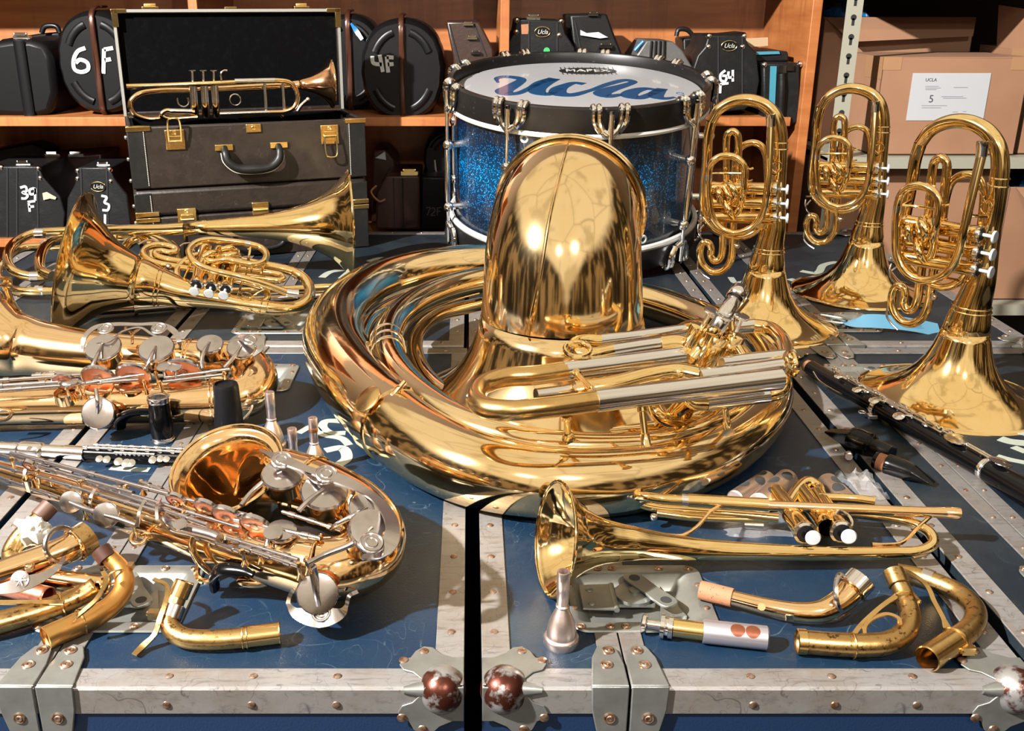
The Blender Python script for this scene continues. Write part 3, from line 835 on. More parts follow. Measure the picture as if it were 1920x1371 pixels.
t = coffin(0, 'black flared case painted 64 with an oval badge, beside the drum', [(1328,66),(1396,66),(1402,82),(1418,98),(1425,150),(1418,190),(1396,206),(1330,212),(1303,190),(1296,140),(1308,104),(1322,88)], 2.97, (1367, 86), GR, [[(1360,132),(1351,140),(1352,151),(1360,152),(1362,143),(1354,142)], [(1366,134),(1366,145),(1376,144)], [(1374,131),(1374,153)], [(1350,158),(1366,156)], [(1351,158),(1350,175)]], bseams=((1347,68,1347,205),(1392,68,1392,200)), corners=((1329,68),(1395,68),(1392,88),(1328,88),(1430,228)))
m = M(); m.prism(outline([(1398,72),(1440,70),(1440,86),(1405,88)], 3.05), (0, .004, 0)); m.build('paper_tag', mat('buff_card', (.55, .38, .22), .8), t)
t = prism_case('instrument_case', 'upright black case with a turquoise band at the right end of shelf', 'instrument case', [(1430,118),(1500,118),(1502,232),(1432,236)], 2.96, .30, LEK)
m = M(); m.prism(outline([(1444,124),(1456,124),(1452,215),(1441,215)], 2.958), (0, -.002, 0)); m.build('turquoise_stripe', TEAL, t)
m = M(); m.tube([Q(1466,138,2.955), Q(1466,170,2.952), Q(1464,214,2.955)], .010, 10); m.build('handle', LEK, t)
m = M(); m.box(Q(1467,130,2.955), (.022, .006, .02)); m.box(Q(1482,128,2.955), (.02, .006, .014)); m.build('clasp', SIG, t)
corners_metal(t, ((1433,122),(1500,120),(1433,232),(1500,230)), 2.96)
t = prism_case('instrument_case', 'black case lying with a blue ribbon along its top, right end of shelf', 'instrument case', [(1412,98),(1478,96),(1480,116),(1414,118)], 3.02, .25, LEK)
m = M(); m.prism(outline([(1412,97),(1460,96),(1462,101),(1413,103)], 3.015), (0, -.003, 0)); m.build('blue_ribbon', TEAL, t)
# lower shelf
t = coffin(0, 'black flared case painted 39 F on the lower left shelf', [(-30,312),(72,312),(80,332),(112,368),(122,400),(118,449),(-30,449)], 2.97, None, GR, [[(38,352),(48,350),(50,358),(42,361),(52,366),(48,372),(40,372)], [(64,353),(56,356),(57,364),(66,362),(66,352),(66,376)], [(52,379),(66,377)], [(54,380),(56,397)], [(54,388),(64,387)]], bseams=((14,315,14,448),(32,315,32,448),(70,315,72,448)), corners=((3,314),(72,316),(76,334)))
m = M(); m.prism(outline([(80,362),(88,360),(106,370),(104,374),(94,372),(82,375)], 2.966), (0, -.002, 0)); m.build('masking_tape', mat('tape_cream', (.62, .55, .32), .7), t)
m = M(); clasp(m, Q(45, 307, 3.0), 1.3); m.build('clasp', SIG, t)
t = coffin(0, 'black flared case with an oval badge painted 3, left of the brown cases', [(146,314),(205,314),(214,335),(238,365),(250,449),(122,449),(126,372),(140,345)], 2.96, (184, 350), GR, [[(190,367),(200,370),(196,380),(204,384),(202,394),(192,394)], [(197,402),(197,420)]], bseams=((152,316,156,448),(200,316,204,448)), corners=((146,320),(206,318),(146,335),(208,340)))
m = M(); clasp(m, Q(195, 310, 3.0), 1.2); m.build('clasp', SIG, t)
t = prism_case('wooden_box_case', 'dark reddish long case behind the 39 F case, silver clasps on top', 'instrument case', [(70,296),(190,288),(196,449),(70,449)], 3.20, .18, MAR)
for x in (100, 144):
    m = M(); clasp(m, Q(x, 291, 3.19), 1.5); m.build('clasp', SIG, t)
t = prism_case('moulded_case', 'low black hard case at the far left back of the lower shelf', 'instrument case', [(-20,282),(60,268),(90,280),(100,449),(-20,449)], 3.29, .09, BLK)
t = prism_case('brown_bag_case', 'tall brown case leaning beside the trumpet case stack', 'instrument case', [(700,282),(722,280),(740,300),(745,449),(695,449)], 3.18, .18, mat('brown_case', (.05, .018, .010), .3))
m = M(); m.prism(outline([(704,296),(722,284),(724,300)], 3.17), (0, -.002, 0)); m.build('white_tag', PAPER, t)
t = prism_case('maroon_case', 'maroon case with a brass clasp on the shelf left of the drum', 'instrument case', [(724,330),(786,330),(788,430),(704,430),(706,362)], 2.99, .24, MAR, seams=((738,334,740,428),(755,334,757,428)))
m = M(); clasp(m, Q(768, 324, 3.02), 1.6); m.build('clasp', GLD, t)
m = M(); m.tube([Q(706,348,2.97), Q(696,360,2.96), Q(712,378,2.96), Q(722,374,2.97)], .003, 6); m.build('strap', CORK, t)
t = prism_case('instrument_case', 'black case faintly marked 72F beside the maroon case', 'instrument case', [(790,332),(845,332),(850,430),(788,430)], 3.0, .24, BLK)
m = M()
for st in ([(799,390),(806,389),(801,404)], [(808,391),(814,390),(815,396),(808,404),(816,404)], [(820,404),(820,390)], [(820,390),(828,389)], [(820,397),(826,396)]):
    m.band([Q(x, y, 2.998) for x, y in st], .002, .0006, (0, -1, 0), 4)
m.build('chalk_number', mat('faint_chalk', (.16, .15, .14), .8), t)
t = round_case(845, 300, 55, 58, 3.12, 'small black round case in the shadow beside the drum', None, .16)
m = M(); m.tube([Q(815,300,3.105), Q(818,322,3.105), Q(822,336,3.105)], .003, 6); m.build('white_mark', CHALK, t)

# ================================================================== TRUMPET CASES
TH = R(18.95); CX, CY = -.79, 2.327
def tcase(label, z0, hbase, hlid, opened):
    L, D = .56, .25
    t = thing('trumpet_case', label, 'trumpet case', (CX, CY, z0), None, True)
    t.rotation_euler = (0, 0, TH)
    base = M()
    if opened:
        w = .012
        base.bb(0, L, 0, w, 0, hbase); base.bb(0, L, D-w, D, 0, hbase); base.bb(0, w, w, D-w, 0, hbase); base.bb(L-w, L, w, D-w, 0, hbase); base.bb(w, L-w, w, D-w, 0, .012)
    else: base.bb(0, L, 0, D, 0, hbase)
    base.build('case_base', LEB, t, bevel=.004)
    def straps(z0, z1, y=-.001):
        for a, b in ((0, .04), (L-.045, L)):
            m = M(); m.bb(a-.001, b, y, y+.05, z0+.002, z1-.002); o = m.build('leather_end', LEK, t, bevel=.002)
            s = M(); xx = b-.004 if a == 0 else a+.004
            z = z0+.008
            while z < z1-.006:
                s.bb(xx-.0007, xx+.0007, y-.0008, y, z, z+.003); z += .0042
            s.build('stitching', STI, o)
    straps(0, hbase)
    def fit(z, up=True):
        m = M()
        for a, b in ((-.002, .052), (L-.050, L+.002)): m.bb(a, b, -.0032, .02, z-.010, z+.001)
        m.build('corner_fitting', GLD, t, bevel=.001)
    def lk(x, z, loop):
        m = M(); m.bb(x-.022, x+.022, -.0045, 0, z-.050, z-.004); o = m.build('lock_plate', GLD, t, bevel=.0015)
        m = M(); m.bb(x-.014, x+.014, -.0115, -.0045, z-.040, z-.018); m.tube([(x-.016, -.010, z-.030), (x+.016, -.010, z-.030)], .004, 8)
        m.lathe([(.005, 0), (.005, .003), (.002, .003), (.002, .001), (0, .001)], (x, -.0045, z-.011), (0, -1, 0), 12)
        m.build('lock_body', GLD, o, bevel=.0008)
        if loop:
            y = -.012; dz = loop
            m = M(); m.tube([(x-.014, y, z-.030), (x-.014, y-.006, z-.030+dz*.8), (x-.010, y-.008, z-.030+dz), (x+.010, y-.008, z-.030+dz), (x+.014, y-.006, z-.030+dz*.8), (x+.014, y, z-.030)], .0022, 8, k=3)
            m.build('hasp_loop', GLD, o)
    if opened:
        fit(hbase); lk(.105, hbase-.005, .052); lk(.470, hbase-.008, -.048)
        m = M(); m.bb(.27, .305, -.004, 0, hbase-.022, hbase-.003); m.lathe([(.006, 0), (.006, .003), (0, .004)], (.2875, -.004, hbase-.012), (0, -1, 0), 14); m.build('centre_catch', GLD, t, bevel=.0008)
        m = M(); m.bb(.012, L-.012, .012, D-.012, .012, hbase-.045); m.bb(.012, .018, .012, D-.012, .012, hbase-.002); m.bb(L-.018, L-.012, .012, D-.012, .012, hbase-.002); m.bb(.018, L-.018, .012, .018, .012, hbase-.002); m.bb(.018, L-.018, D-.018, D-.012, .012, hbase-.002)
        m.build('plush_lining', PLUSH, t, bevel=.004)
        # handle
        m = M()
        for x in (.215, .345): m.bb(x-.021, x+.021, -.0045, 0, hbase-.062, hbase-.048)
        m.build('handle_plate', GLD, t, bevel=.001)
        h = hbase-.055
        m = M(); m.tube([(.216, -.004, h), (.216, -.018, h-.010), (.220, -.024, h-.030), (.240, -.026, h-.046), (.28, -.026, h-.050), (.32, -.026, h-.046), (.340, -.024, h-.030), (.344, -.018, h-.010), (.344, -.004, h)], [.007, .009, .010, .010, .0125, .010, .010, .009, .007], 12, sy=.85)
        o = m.build('handle', LEK, t)
        m = M(); m.tube([(.206, -.010, h-.012), (.209, -.020, h-.032), (.233, -.025, h-.055), (.28, -.027, h-.062), (.327, -.025, h-.055), (.351, -.020, h-.032), (.354, -.010, h-.012)], .0011, 6); m.build('handle_piping', STI, o)
        # lid standing up at the back
        lid = M(); hh = .252; y0 = D; dp = .060
        lid.bb(0, L, y0+dp-.010, y0+dp, hbase, hbase+hh); lid.bb(0, .009, y0, y0+dp, hbase, hbase+hh); lid.bb(L-.009, L, y0, y0+dp, hbase, hbase+hh); lid.bb(0, L, y0, y0+dp, hbase+hh-.009, hbase+hh); lid.bb(0, L, y0, y0+dp, hbase, hbase+.009)
        lo = lid.build('case_lid', LEB, t, bevel=.002)
        m = M(); m.bb(.009, L-.009, y0+.012, y0+dp-.010, hbase+.009, hbase+hh-.009); m.build('lid_plush', PLUSH, lo)
        m = M(); z1 = hbase+hh
        m.bb(-.001, .006, y0-.002, y0+.004, hbase, z1); m.bb(L-.006, L+.001, y0-.002, y0+.004, hbase, z1); m.bb(-.001, L+.001, y0-.002, y0+.004, z1-.006, z1+.001)
        m.build('lid_rim', mat('grey_rim', (.40, .39, .36), .4, .3), lo)
        m = M()
        for x in (.010, L-.020): m.bb(x-.014, x+.022, y0-.004, y0+.03, z1-.008, z1+.002)
        m.bb(-.003, .012, y0-.004, y0+.03, z1-.04, z1+.002); m.bb(L-.012, L+.003, y0-.004, y0+.03, z1-.045, z1+.002)
        for x in (.09, .465): m.bb(x-.020, x+.020, y0+.01, y0+.04, z1, z1+.007); m.tube([(x-.014, y0+.02, z1+.010), (x+.014, y0+.02, z1+.010)], .005, 8)
        m.bb(.27, .30, y0+.01, y0+.03, z1, z1+.006)
        m.build('lid_fittings', GLD, lo, bevel=.001)
    else:
        lid = M(); lid.bb(0, L, 0, D, hbase+.0015, hbase+hlid); lid.build('case_lid', LEB, t, bevel=.010)
        straps(hbase+.004, hbase+hlid-.006)
        fit(hbase-.001); fit(hbase+.013)
        for x in (.115, .475): lk(x, hbase+.022, 0)
        m = M(); m.bb(.27, .31, -.006, 0, hbase-.018, hbase+.022); m.tube([(.272, -.007, hbase+.004), (.308, -.007, hbase+.004)], .005, 8); m.build('centre_catch', GLD, t, bevel=.001)
        h = .06; m = M(); m.tube([(.216, -.003, h), (.222, -.010, h-.030), (.28, -.012, h-.040), (.338, -.010, h-.030), (.344, -.003, h)], .006, 10); m.build('handle', LEK, t)
    m = M()
    for z in ([.02, .07, .12] if opened else [.02, .06, .10, .14]):
        for y in (.012,): m.ball((-.003, y, z), .005, 10, 8)
    m.build('studs', SIG, t)
    return t
tcase('brown leatherette trumpet case, closed, under the open one', 0.0, .112, .066, False)
tcase('brown leatherette trumpet case, open with black plush lining, on top of the closed case', .180, .144, 0, True)

# ================================================================== BASS DRUM
RD, HD, TILT = .306, .370, R(8)
bx = P(1092, 531).x
dc = V((bx, 2.158 + RD*math.cos(TILT), .016 + RD*math.sin(TILT)))
dm = Matrix.Translation(dc) @ Matrix.Rotation(TILT, 4, 'X'); dmi = dm.inverted()
dr = thing('bass_drum', 'blue sparkle bass drum with black hoops and a white printed head', 'drum', dc, None, True)
dr.rotation_euler = (TILT, 0, 0)
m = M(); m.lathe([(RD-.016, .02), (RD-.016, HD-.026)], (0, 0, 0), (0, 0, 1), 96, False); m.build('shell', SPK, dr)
for z0, z1, nm in ((0, .048, 'bottom_hoop'), (HD-.050, HD+.006, 'top_hoop')):
    m = M(); m.lathe([(RD-.014, z0), (RD-.002, z0), (RD, z0+.003), (RD, z1-.003), (RD-.003, z1), (RD-.013, z1), (RD-.016, z1-.004), (RD-.016, z0+.004), (RD-.014, z0)], (0, 0, 0), (0, 0, 1), 96, False)
    h = m.build(nm, HOOP, dr)
    zz = z1 if z0 == 0 else z0
    m = M(); m.torus((0, 0, zz + (.004 if z0 == 0 else -.004)), (0, 0, 1), RD-.006, .0072, 96, 8); m.build('hoop_trim', WHT, h)
m = M(); m.lathe([(0, HD-.020), (RD-.020, HD-.020), (RD-.0155, HD-.024)], (0, 0, 0), (0, 0, 1), 96, False); hd = m.build('drum_head', HEAD, dr)
def hp(px, py, dz=.0):     # photo point on the head, in drum coordinates
    o = dmi @ V((0, 0, CAMZ)); d = dmi.to_3x3() @ ray(px, py)
    return o + d * ((HD-.0195+dz - o.z)/d.z)
def z2(x, y): return (640 + x*.3648, y*.3647)
def script(strokes):
    m = M()
    for st in strokes:
        m.band([hp(*z2(x, y)) for x, y, w in st], [w*.00092 for x, y, w in st], .0007, (0, 0, 1), 6)
    return m
m = script([
    [(805,425,8), (800,402,16), (840,394,26), (900,400,30), (925,408,26), (900,430,34), (865,450,40), (835,468,46), (850,481,40), (900,480,26), (965,455,20), (1020,425,28), (1095,404,34)],
    [(1095,404,34), (1040,432,40), (1005,458,46), (1015,478,40), (1060,484,30), (1130,455,18)],
    [(1248,432,26), (1200,426,22), (1150,440,30), (1115,460,42), (1120,482,46), (1180,488,34), (1290,462,18)],
    [(1290,462,18), (1380,430,24), (1460,412,26), (1500,420,22), (1450,440,30), (1380,460,42), (1340,480,46), (1370,494,36), (1440,486,20)],
    [(1610,460,20), (1560,456,28), (1500,470,40), (1480,492,44), (1530,502,34), (1590,484,24), (1650,456,28)],
    [(1650,456,28), (1620,480,40), (1620,498,38), (1660,506,26), (1715,500,12)]])
m.build('script_print', HEADB, hd)
c = hp(*z2(1740, 480)); m = M(); m.torus(c, (0, 0, 1), .008, .0008, 20, 4); m.build('small_mark', HEADB, hd)
# oval badge at the back of the head
c = hp(1102, 133, .0005)
m = M(); pts = [c + V((.072*math.cos(2*math.pi*i/36), .036*math.sin(2*math.pi*i/36), 0)) for i in range(36)]
m.prism(pts, (0, 0, .0006)); b = m.build('printed_badge', mat('black_print', (.01, .01, .01), .3), hd)
m = M()
for k in range(-6, 7):
    if k: m.band([c+V((k*.011, -.042, .001)), c+V((k*.011, .042, .001))], .0016, .0004, (0, 0, 1))
m.build('badge_lines', mat('black_print_lines', (.02, .02, .02), .3), b)
text_mesh('badge_text', 'MAPEX', .036, WHT, b, frame(c+V((0, 0, .0012)), (1, 0, 0), (0, 1, 0)), .0004)
# rods and claws
for i in range(9):
    a = R(-90 + 7 + 40*i); ca, sa = math.cos(a), math.sin(a); rad = V((ca, sa, 0)); tg = V((-sa, ca, 0))
    def at(r, z, t=0): return rad*r + tg*t + V((0, 0, z))
    m = M(); m.tube([at(RD+.014, HD-.045), at(RD+.014, HD*.5+.05)], .0042, 10, smooth=False); m.tube([at(RD+.014, HD*.5-.08), at(RD+.014, .035)], .0042, 10, smooth=False)
    m.tube([at(RD+.014, HD*.5+.05), at(RD+.014, HD*.5-.08)], .0065, 12, smooth=False)
    m.build('tension_rod', CHR, dr)
    m = M()
    for z in (HD*.5+.055, HD*.5-.095):
        m.ball(at(RD+.012, z), .0125, 14, 10); m.cyl(at(RD-.018, z), at(RD+.012, z), .008, 14)
    m.build('lug_post', CHR, dr)
    for z, s in ((HD, 1), (0, -1)):
        m = M()
        for t in (-.030, .030):
            for k in (-.0062, .0062):
                m.tube([at(RD-.014, z+s*.002, t+k), at(RD-.004, z+s*.010, t+k), at(RD+.006, z+s*.004, t+k), at(RD+.007, z-s*.022, t*.92+k), at(RD+.008, z-s*.042, t*.55+k*.6)], .0058, 8, k=3)
        m.tube([at(RD+.009, z-s*.040, -.013), at(RD+.013, z-s*.048, 0), at(RD+.009, z-s*.040, .013)], .007, 10)
        m.tube([at(RD+.014, z-s*.004), at(RD+.014, z-s*.055)], .0065, 10)
        m.tube([at(RD+.014, z+s*.003), at(RD+.014, z-s*.006)], .0045, 4)
        m.build('claw_hook', CHR, dr)
for a, z in ((-118, .30), (-118, .08), (-30, .29), (-33, .07), (-62, .07)):
    a = R(a); m = M(); m.torus((math.cos(a)*(RD-.0155), math.sin(a)*(RD-.0155), z), (math.cos(a), math.sin(a), 0), .008, .003, 18, 6)
    m.build('vent_grommet', WHT, dr)
pr = M(); pr.bb(bx-.12, bx+.12, 2.158+RD*2*.985-.05, 2.158+RD*2*.985+.0, .0, .088)
tag(pr.build('wooden_block', WOODO, None, bevel=.003), 'small wooden block propping up the back of the bass drum', 'block')

# ================================================================== MELLOPHONES
MC = P(1425, 612); A0 = R(17.2)
mex, mey = V((math.cos(A0), -math.sin(A0), 0)), V((math.sin(A0), math.cos(A0), 0))
def ml(zx, zy, dy=0.0):
    d = ray(1280+zx*.2626, 170+zy*.2625); o = V((0, 0, CAMZ)) - MC
    t = (dy - o.dot(mey))/d.dot(mey); p = o + d*t
    return V((p.dot(mex), dy, p.z))
U = .2626/957
def mellophone(label, group='mellophones standing on their bells', fat=0.0):
    t = thing('mellophone', label, 'mellophone', MC, group, True); t.rotation_euler = (0, 0, -A0)
    # bell and main bow
    main = [(690,600,46),(697,400,48),(693,290,47),(668,195,45),(605,118,43),(520,76,41),(430,66,40),(335,88,38),(255,140,36),(203,220,35),(182,320,34),(172,500,32),(158,650,30),(152,800,30),(165,900,28),(228,980,26),(330,1035,25),(430,1045,24),(525,1000,23),(585,920,22)]
    pts = [V((0, 0, .117)), V((.002, 0, .16)), V((.006, 0, .20))] + [ml(x, y) for x, y, h in main]
    ff = lambda h: 1 + fat*max(0, min(1, h/.04))*max(0, min(1, (.40-h)/.25))
    rs = [.034, .0265, .0215] + [h*U for x, y, h in main]
    rs = [r*(ff(p.z) if k < 7 else 1) for k, (r, p) in enumerate(zip(rs, pts))]
    pts[3].z = max(pts[3].z, .25)
    m = M(); m.tube(pts[:13], rs[:13], 24, cap=False, k=7); bow = m.build('main_bow', BR, t)
    m = M(); m.tube(pts[12:], rs[12:], 20, cap=False, k=7)
    m.tube([ml(600,930,.004), ml(604,760,.008), ml(602,560,.012), ml(592,460,.014), ml(560,395,.014), ml(505,372,.014), ml(440,388,.014), ml(395,430,.014), ml(372,520,.014), ml(368,680,.012)], 23*U, 16, k=6)
    m.build('lower_bow', BR, t)
    m = M(); pf = [(.1435, .0012), (.1425, .003), (.134, .005), (.118, .0095), (.102, .016), (.086, .0255), (.072, .037), (.060, .051), (.050, .068), (.0425, .088), (.0375, .105), (.034, .117)]
    m.lathe([(r*ff(h), h) for r, h in pf], (0, 0, 0), (0, 0, 1), 96, False)
    bell = m.build('bell', BR, t, solid=.0009, angle=60)
    m = M(); m.torus((0, 0, .0022), (0, 0, 1), .1435, .0021, 96, 8); m.build('rim_wire', BR, bell)
    m = M()
    for z, r in ((.150, .0290), (.157, .0278)): m.torus((.001, 0, z), (0, 0, 1), r*ff(z), .0013, 32, 6)
    m.torus(ml(697, 370), (.0, 0, 1), 49*U, .0015, 28, 6); m.torus(ml(697, 415), (0, 0, 1), 49*U, .0015, 28, 6)
    m.build('ferrule', BR, bow)
    # valves
    cs = [(700, 200), (803, 200), (905, 200)]
    for j, (zy, zx) in enumerate(cs):
        dz = j*.0
        a, b = ml(205, zy-6, -.026), ml(662, zy+2, -.026)
        m = M(); m.lathe([(.0090, -.006), (.0118, -.003), (.0122, 0), (.0122, .006), (.0115, .008), (.0115, (b-a).length-.014), (.0124, (b-a).length-.012), (.0127, (b-a).length), (.0085, (b-a).length+.002), (.004, (b-a).length+.002)], a, b-a, 24)
        v = m.build('valve_casing', BR, t)
        m = M(); m.lathe([(.0127, -.004), (.0130, 0), (.0130, .002), (.0100, .003)], b, b-a, 24, False); m.build('top_cap', SI, v)
        m = M(); m.lathe([(.0094, .0022), (.0090, .0034), (0, .0036)], b, b-a, 20, False); m.build('felt', BLK, v)
        c = ml(742, zy+6, -.026)
        m = M(); m.cyl(b, c, .0026, 12); m.lathe([(.004, -.002), (.0092, 0), (.0095, .002), (.0085, .0034), (0, .0038)], c, b-a, 24); m.build('finger_button', PEARL, v)
    m = M()
    for z0, z1 in ((700, 803), (803, 905)):
        for x in (500, 620): m.tube([ml(x, z0, -0.026), ml(x, z1, -0.026)], .0055, 10)
        m.tube([ml(300, z0-10, -0.034), ml(330, (z0+z1)/2, -0.042), ml(360, z1, -0.034)], .0068, 12)
        m.tube([ml(240, z0, -0.016), ml(280, (z0+z1)/2, -0.007), ml(230, z1, -0.016)], .0062, 12)
    m.tube([ml(330, 660, -0.040), ml(350, 690, -0.050), ml(375, 740, -0.050), ml(352, 800, -0.037)], .0070, 12)
    m.tube([ml(250, 700, -0.040), ml(262, 735, -0.048), ml(270, 790, -0.042)], .0062, 12)
    m.build('valve_knuckles', BR, t)
    # slides
    m = M(); m.tube([ml(312,690,-.008), ml(312,520,-.010), ml(312,350,-.010), ml(322,312,-.010), ml(356,290,-.010), ml(388,312,-.010), ml(397,350,-.010), ml(397,520,-.010), ml(397,700,-.008)], 24*U, 16, k=6)
    s = m.build('tuning_slide', BR, t)
    m = M()
    for x in (312, 397): m.cyl(ml(x, 350, -.010), ml(x, 335, -.010), 24*U, 16); m.cyl(ml(x, 470, -.010), ml(x, 600, -.010), 24*U, 16)
    m.build('slide_sleeve', BR, s)
    m = M(); m.tube([ml(628,255,-.030), ml(618,500,-.044), ml(604,700,-.050), ml(590,800,-.050), ml(560,900,-.050), ml(490,980,-.050), ml(380,1018,-.050), ml(280,988,-.050), ml(213,905,-.050), ml(190,780,-.050), ml(183,620,-.050), ml(200,530,-.050), ml(250,480,-.050), ml(320,465,-.050), ml(390,485,-.050), ml(436,540,-.050), ml(442,620,-.050), ml(428,740,-.050), ml(412,820,-.038), ml(380,880,-.032), ml(320,900,-.024), ml(292,880,-.012)], [.0070]+[.0065]*21, 16, k=6)
    l = m.build('leadpipe', BR, t)
    m = M(); m.lathe([(.0074, 0), (.0080, .002), (.0080, .012), (.0086, .014), (.0086, .022), (.0066, .022)], ml(628, 258, -.030), ml(629, 180, -.030)-ml(628, 258, -.030), 20); m.build('mouthpiece_receiver', SI, l)
    m = M(); m.cyl(ml(428, 640, -.050), ml(430, 680, -.050), .0070, 16); m.cyl(ml(184, 640, -.050), ml(185, 600, -.050), .0070, 16); m.build('slide_sleeve', SIG, l)
    m = M(); m.tube([ml(290,900,.0), ml(288,1050,.0), ml(283,1150,.0), ml(262,1205,0), ml(225,1215,0), ml(200,1180,0), ml(203,1130,0), ml(185,1090,0), ml(150,1085,0), ml(128,1120,0), ml(125,1190,0), ml(150,1250,0), ml(205,1292,0), ml(270,1290,0), ml(325,1245,0), ml(350,1180,0), ml(358,1050,0), ml(366,900,0)], 25*U, 16, k=6)
    s = m.build('third_valve_slide', BR, t)
    m = M(); m.ball(ml(388, 1110, -.004), .006, 12, 8)
    m.tube([ml(108,1215,-.004), ml(110,1270,-.006), ml(140,1310,-.006), ml(190,1345,-.006)], .0018, 8); m.build('water_key', SIK, s)
    m = M(); m.tube([ml(185,595,-.050), ml(300,590,-.041), ml(440,592,-.050)], .0022, 8)
    m.tube([ml(460,545,-.036), ml(480,560,-.050), ml(505,552,-.050)], .0018, 8); m.tube([ml(445,650,-.036), ml(470,648,-.050), ml(500,640,-.050)], .0018, 8)
    m.tube([ml(612,400,-.034), ml(640,470,-.02), ml(660,540,-.0)], .0024, 8)
    m.tube([ml(186,560,0), ml(186,600,-.038)], .0024, 8); m.tube([ml(610,600,-.038), ml(690,600,-.004)], .0024, 8); m.tube([ml(320,465,-.04), ml(330,460,-.010)], .0024, 8)
    m.tube([ml(480,985,-.04), ml(540,990,0)], .0024, 8); m.tube([ml(260,1050,-.0), ml(400,1060,0)], .0022, 8)
    m.build('brace', BR, t)
    m = M(); c = ml(672, 545, -.02); m.torus(c, (.3, 1, 0), .0095, .0012, 24, 6); m.build('finger_ring', BR, t)
    m = M(); m.tube([ml(112,955,-.01), ml(110,1000,-.014), ml(130,1050,-.014), ml(155,1070,-.012)], .0016, 8); m.tube([ml(112,930,-.01), ml(150,930,-.002)], .002, 8); m.tube([ml(120,1000,-.012), ml(150,960,-.002)], .0018, 8); m.build('lyre_hook', SIK, t)
    return t
me1 = mellophone('leftmost of the three gold mellophones standing bell-down, nearest the drum')
me2 = copy_tree(me1); me2['label'] = 'middle gold mellophone standing bell-down, in front of the slotted upright'
me2.location = P(1611, 548); me2.rotation_euler = (0, 0, R(-22))
me3 = copy_tree(me1); me3['label'] = 'rightmost and nearest gold mellophone standing bell-down, beside the clarinet'
me3.location = P(1784, 748); me3.rotation_euler = (0, R(1.6), R(-50))
# the one lying down, left
me4 = mellophone('gold mellophone lying on its side, bell to the left', None, .30)
c0 = P(140, 505, .133); e0 = P(562, 588, .035)
dz = (e0-c0).normalized(); xl = V((0, -.93, -.36)); xl = (xl - dz*xl.dot(dz)).normalized(); yl = dz.cross(xl)
mt4 = Matrix((xl, yl, dz)).transposed()
me4.rotation_euler = mt4.to_euler(); me4.location = c0

# ================================================================== SOUSAPHONE
so = thing('sousaphone', 'large brass sousaphone lying flat with its bell elbow rising in the middle', 'sousaphone', (.12, 1.55, 0))
def pp(lst): return [P(x, y, z) for x, y, z in lst]
outer = [(900,882,.049,.0485),(800,838,.053,.0515),(727,782,.056,.0540),(662,712,.058,.0545),(628,640,.060,.0545),(650,580,.062,.0530),(720,533,.064,.0510),(810,509,.066,.0485),(900,499,.066,.046),(985,500,.066,.044)]
front = [(1010,903,.0455,.0455),(1110,905,.0435,.0435),(1220,893,.0415,.0415),(1320,862,.040,.0395),(1400,808,.039,.0380),(1440,745,.038,.0365),(1425,680,.038,.0355),(1360,623,.039,.035),(1270,583,.041,.0345),(1180,557,.045,.033),(1080,542,.052,.032)]
body = outer[::-1] + front
m = M(); m.tube([P(x, y, z) for x, y, z, r in body], [r for *_, r in body], 36, cap=True, k=7)
fb = m.build('outer_branch', BRS, so, angle=80)
# collar clamp
a, b = P(738, 792, .0555), P(762, 811, .0545)
m = M(); ax = (b-a).normalized(); m.lathe([(.0530, -.020), (.0565, -.018), (.0565, .012), (.0530, .014)], a, ax, 48, False)
m.build('collar', BRS, so)
nrm = (V((-.45, -.55, .75))).normalized(); side = ax.cross(nrm)
m = M(); c = a + (nrm - ax*nrm.dot(ax)).normalized()*.0565
m.lathe([(.0205, 0), (.0205, .002), (.018, .003), (0, .0034)], c, nrm - ax*nrm.dot(ax), 28)
o = m.build('collar_medallion', BRM, so)
for v in o.data.vertices: pass
m = M(); q = a + V((0, 0, .058)) + ax*.02; m.cyl(q - side*.012, q + side*.012, .004, 12); m.ball(q + side*.014, .006, 12, 8); m.cyl(q-V((0, 0, .008)), q+V((0, 0, .004)), .0032, 10); m.build('clamp_screw', BRS, so)
# bell, throat and elbow
bp = P(1035, 742, .0)
bp = V((.135, 1.405, 0))
prof = [(.222, .020), (.220, .023), (.212, .027), (.196, .036), (.178, .050), (.160, .067), (.145, .088), (.133, .112), (.1245, .138), (.119, .162)]
m = M(); m.lathe(prof, bp, (0, 0, 1), 96, False); bl = m.build('bell', BRS, so, solid=.0012, angle=70)
m = M(); m.torus(bp+V((0, 0, .0205)), (0, 0, 1), .222, .0035, 96, 8); m.build('rim_wire', BRS, bl)
el = [(0, 0, .160, .119), (0, .002, .20, .1165), (0, .012, .245, .114), (.005, .045, .283, .111), (.016, .095, .300, .108), (.030, .150, .293, .106), (.044, .200, .262, .101), (.052, .235, .215, .092), (.052, .262, .160, .080), (.040, .305, .110, .068), (.020, .39, .082, .058), (-.015, .49, .070, .050), (-.060, .585, .066, .046)]
m = M(); m.tube([bp+V((x, y, z)) for x, y, z, r in el], [r for *_, r in el], 56, cap=False, k=7)
eb = m.build('bell_elbow', BRS, so, angle=80)
m = M()
pts = []
for x, y, z, r in [(0, 0, .172, .1185)]: pass
seam = [(-.055, -.1055, .165), (-.050, -.1060, .20), (-.040, -.098, .25), (-.028, -.070, .318), (-.012, -.025, .370), (.004, .040, .400), (.014, .095, .406)]
m.tube([bp+V(q) for q in seam], [.0035, .005, .0045, .004, .0035, .003, .002], 10, sy=.7)
m.build('solder_seam', BRS, eb)
for y, x, z, rr in ((.088, .0150, .2985, .1125), (.103, .0185, .3005, .1118)):
    m = M(); m.torus(bp+V((x, y, z)), V((.26, 1, .16)), rr, .0040, 72, 8); m.build('collar_bead', BRS, eb)
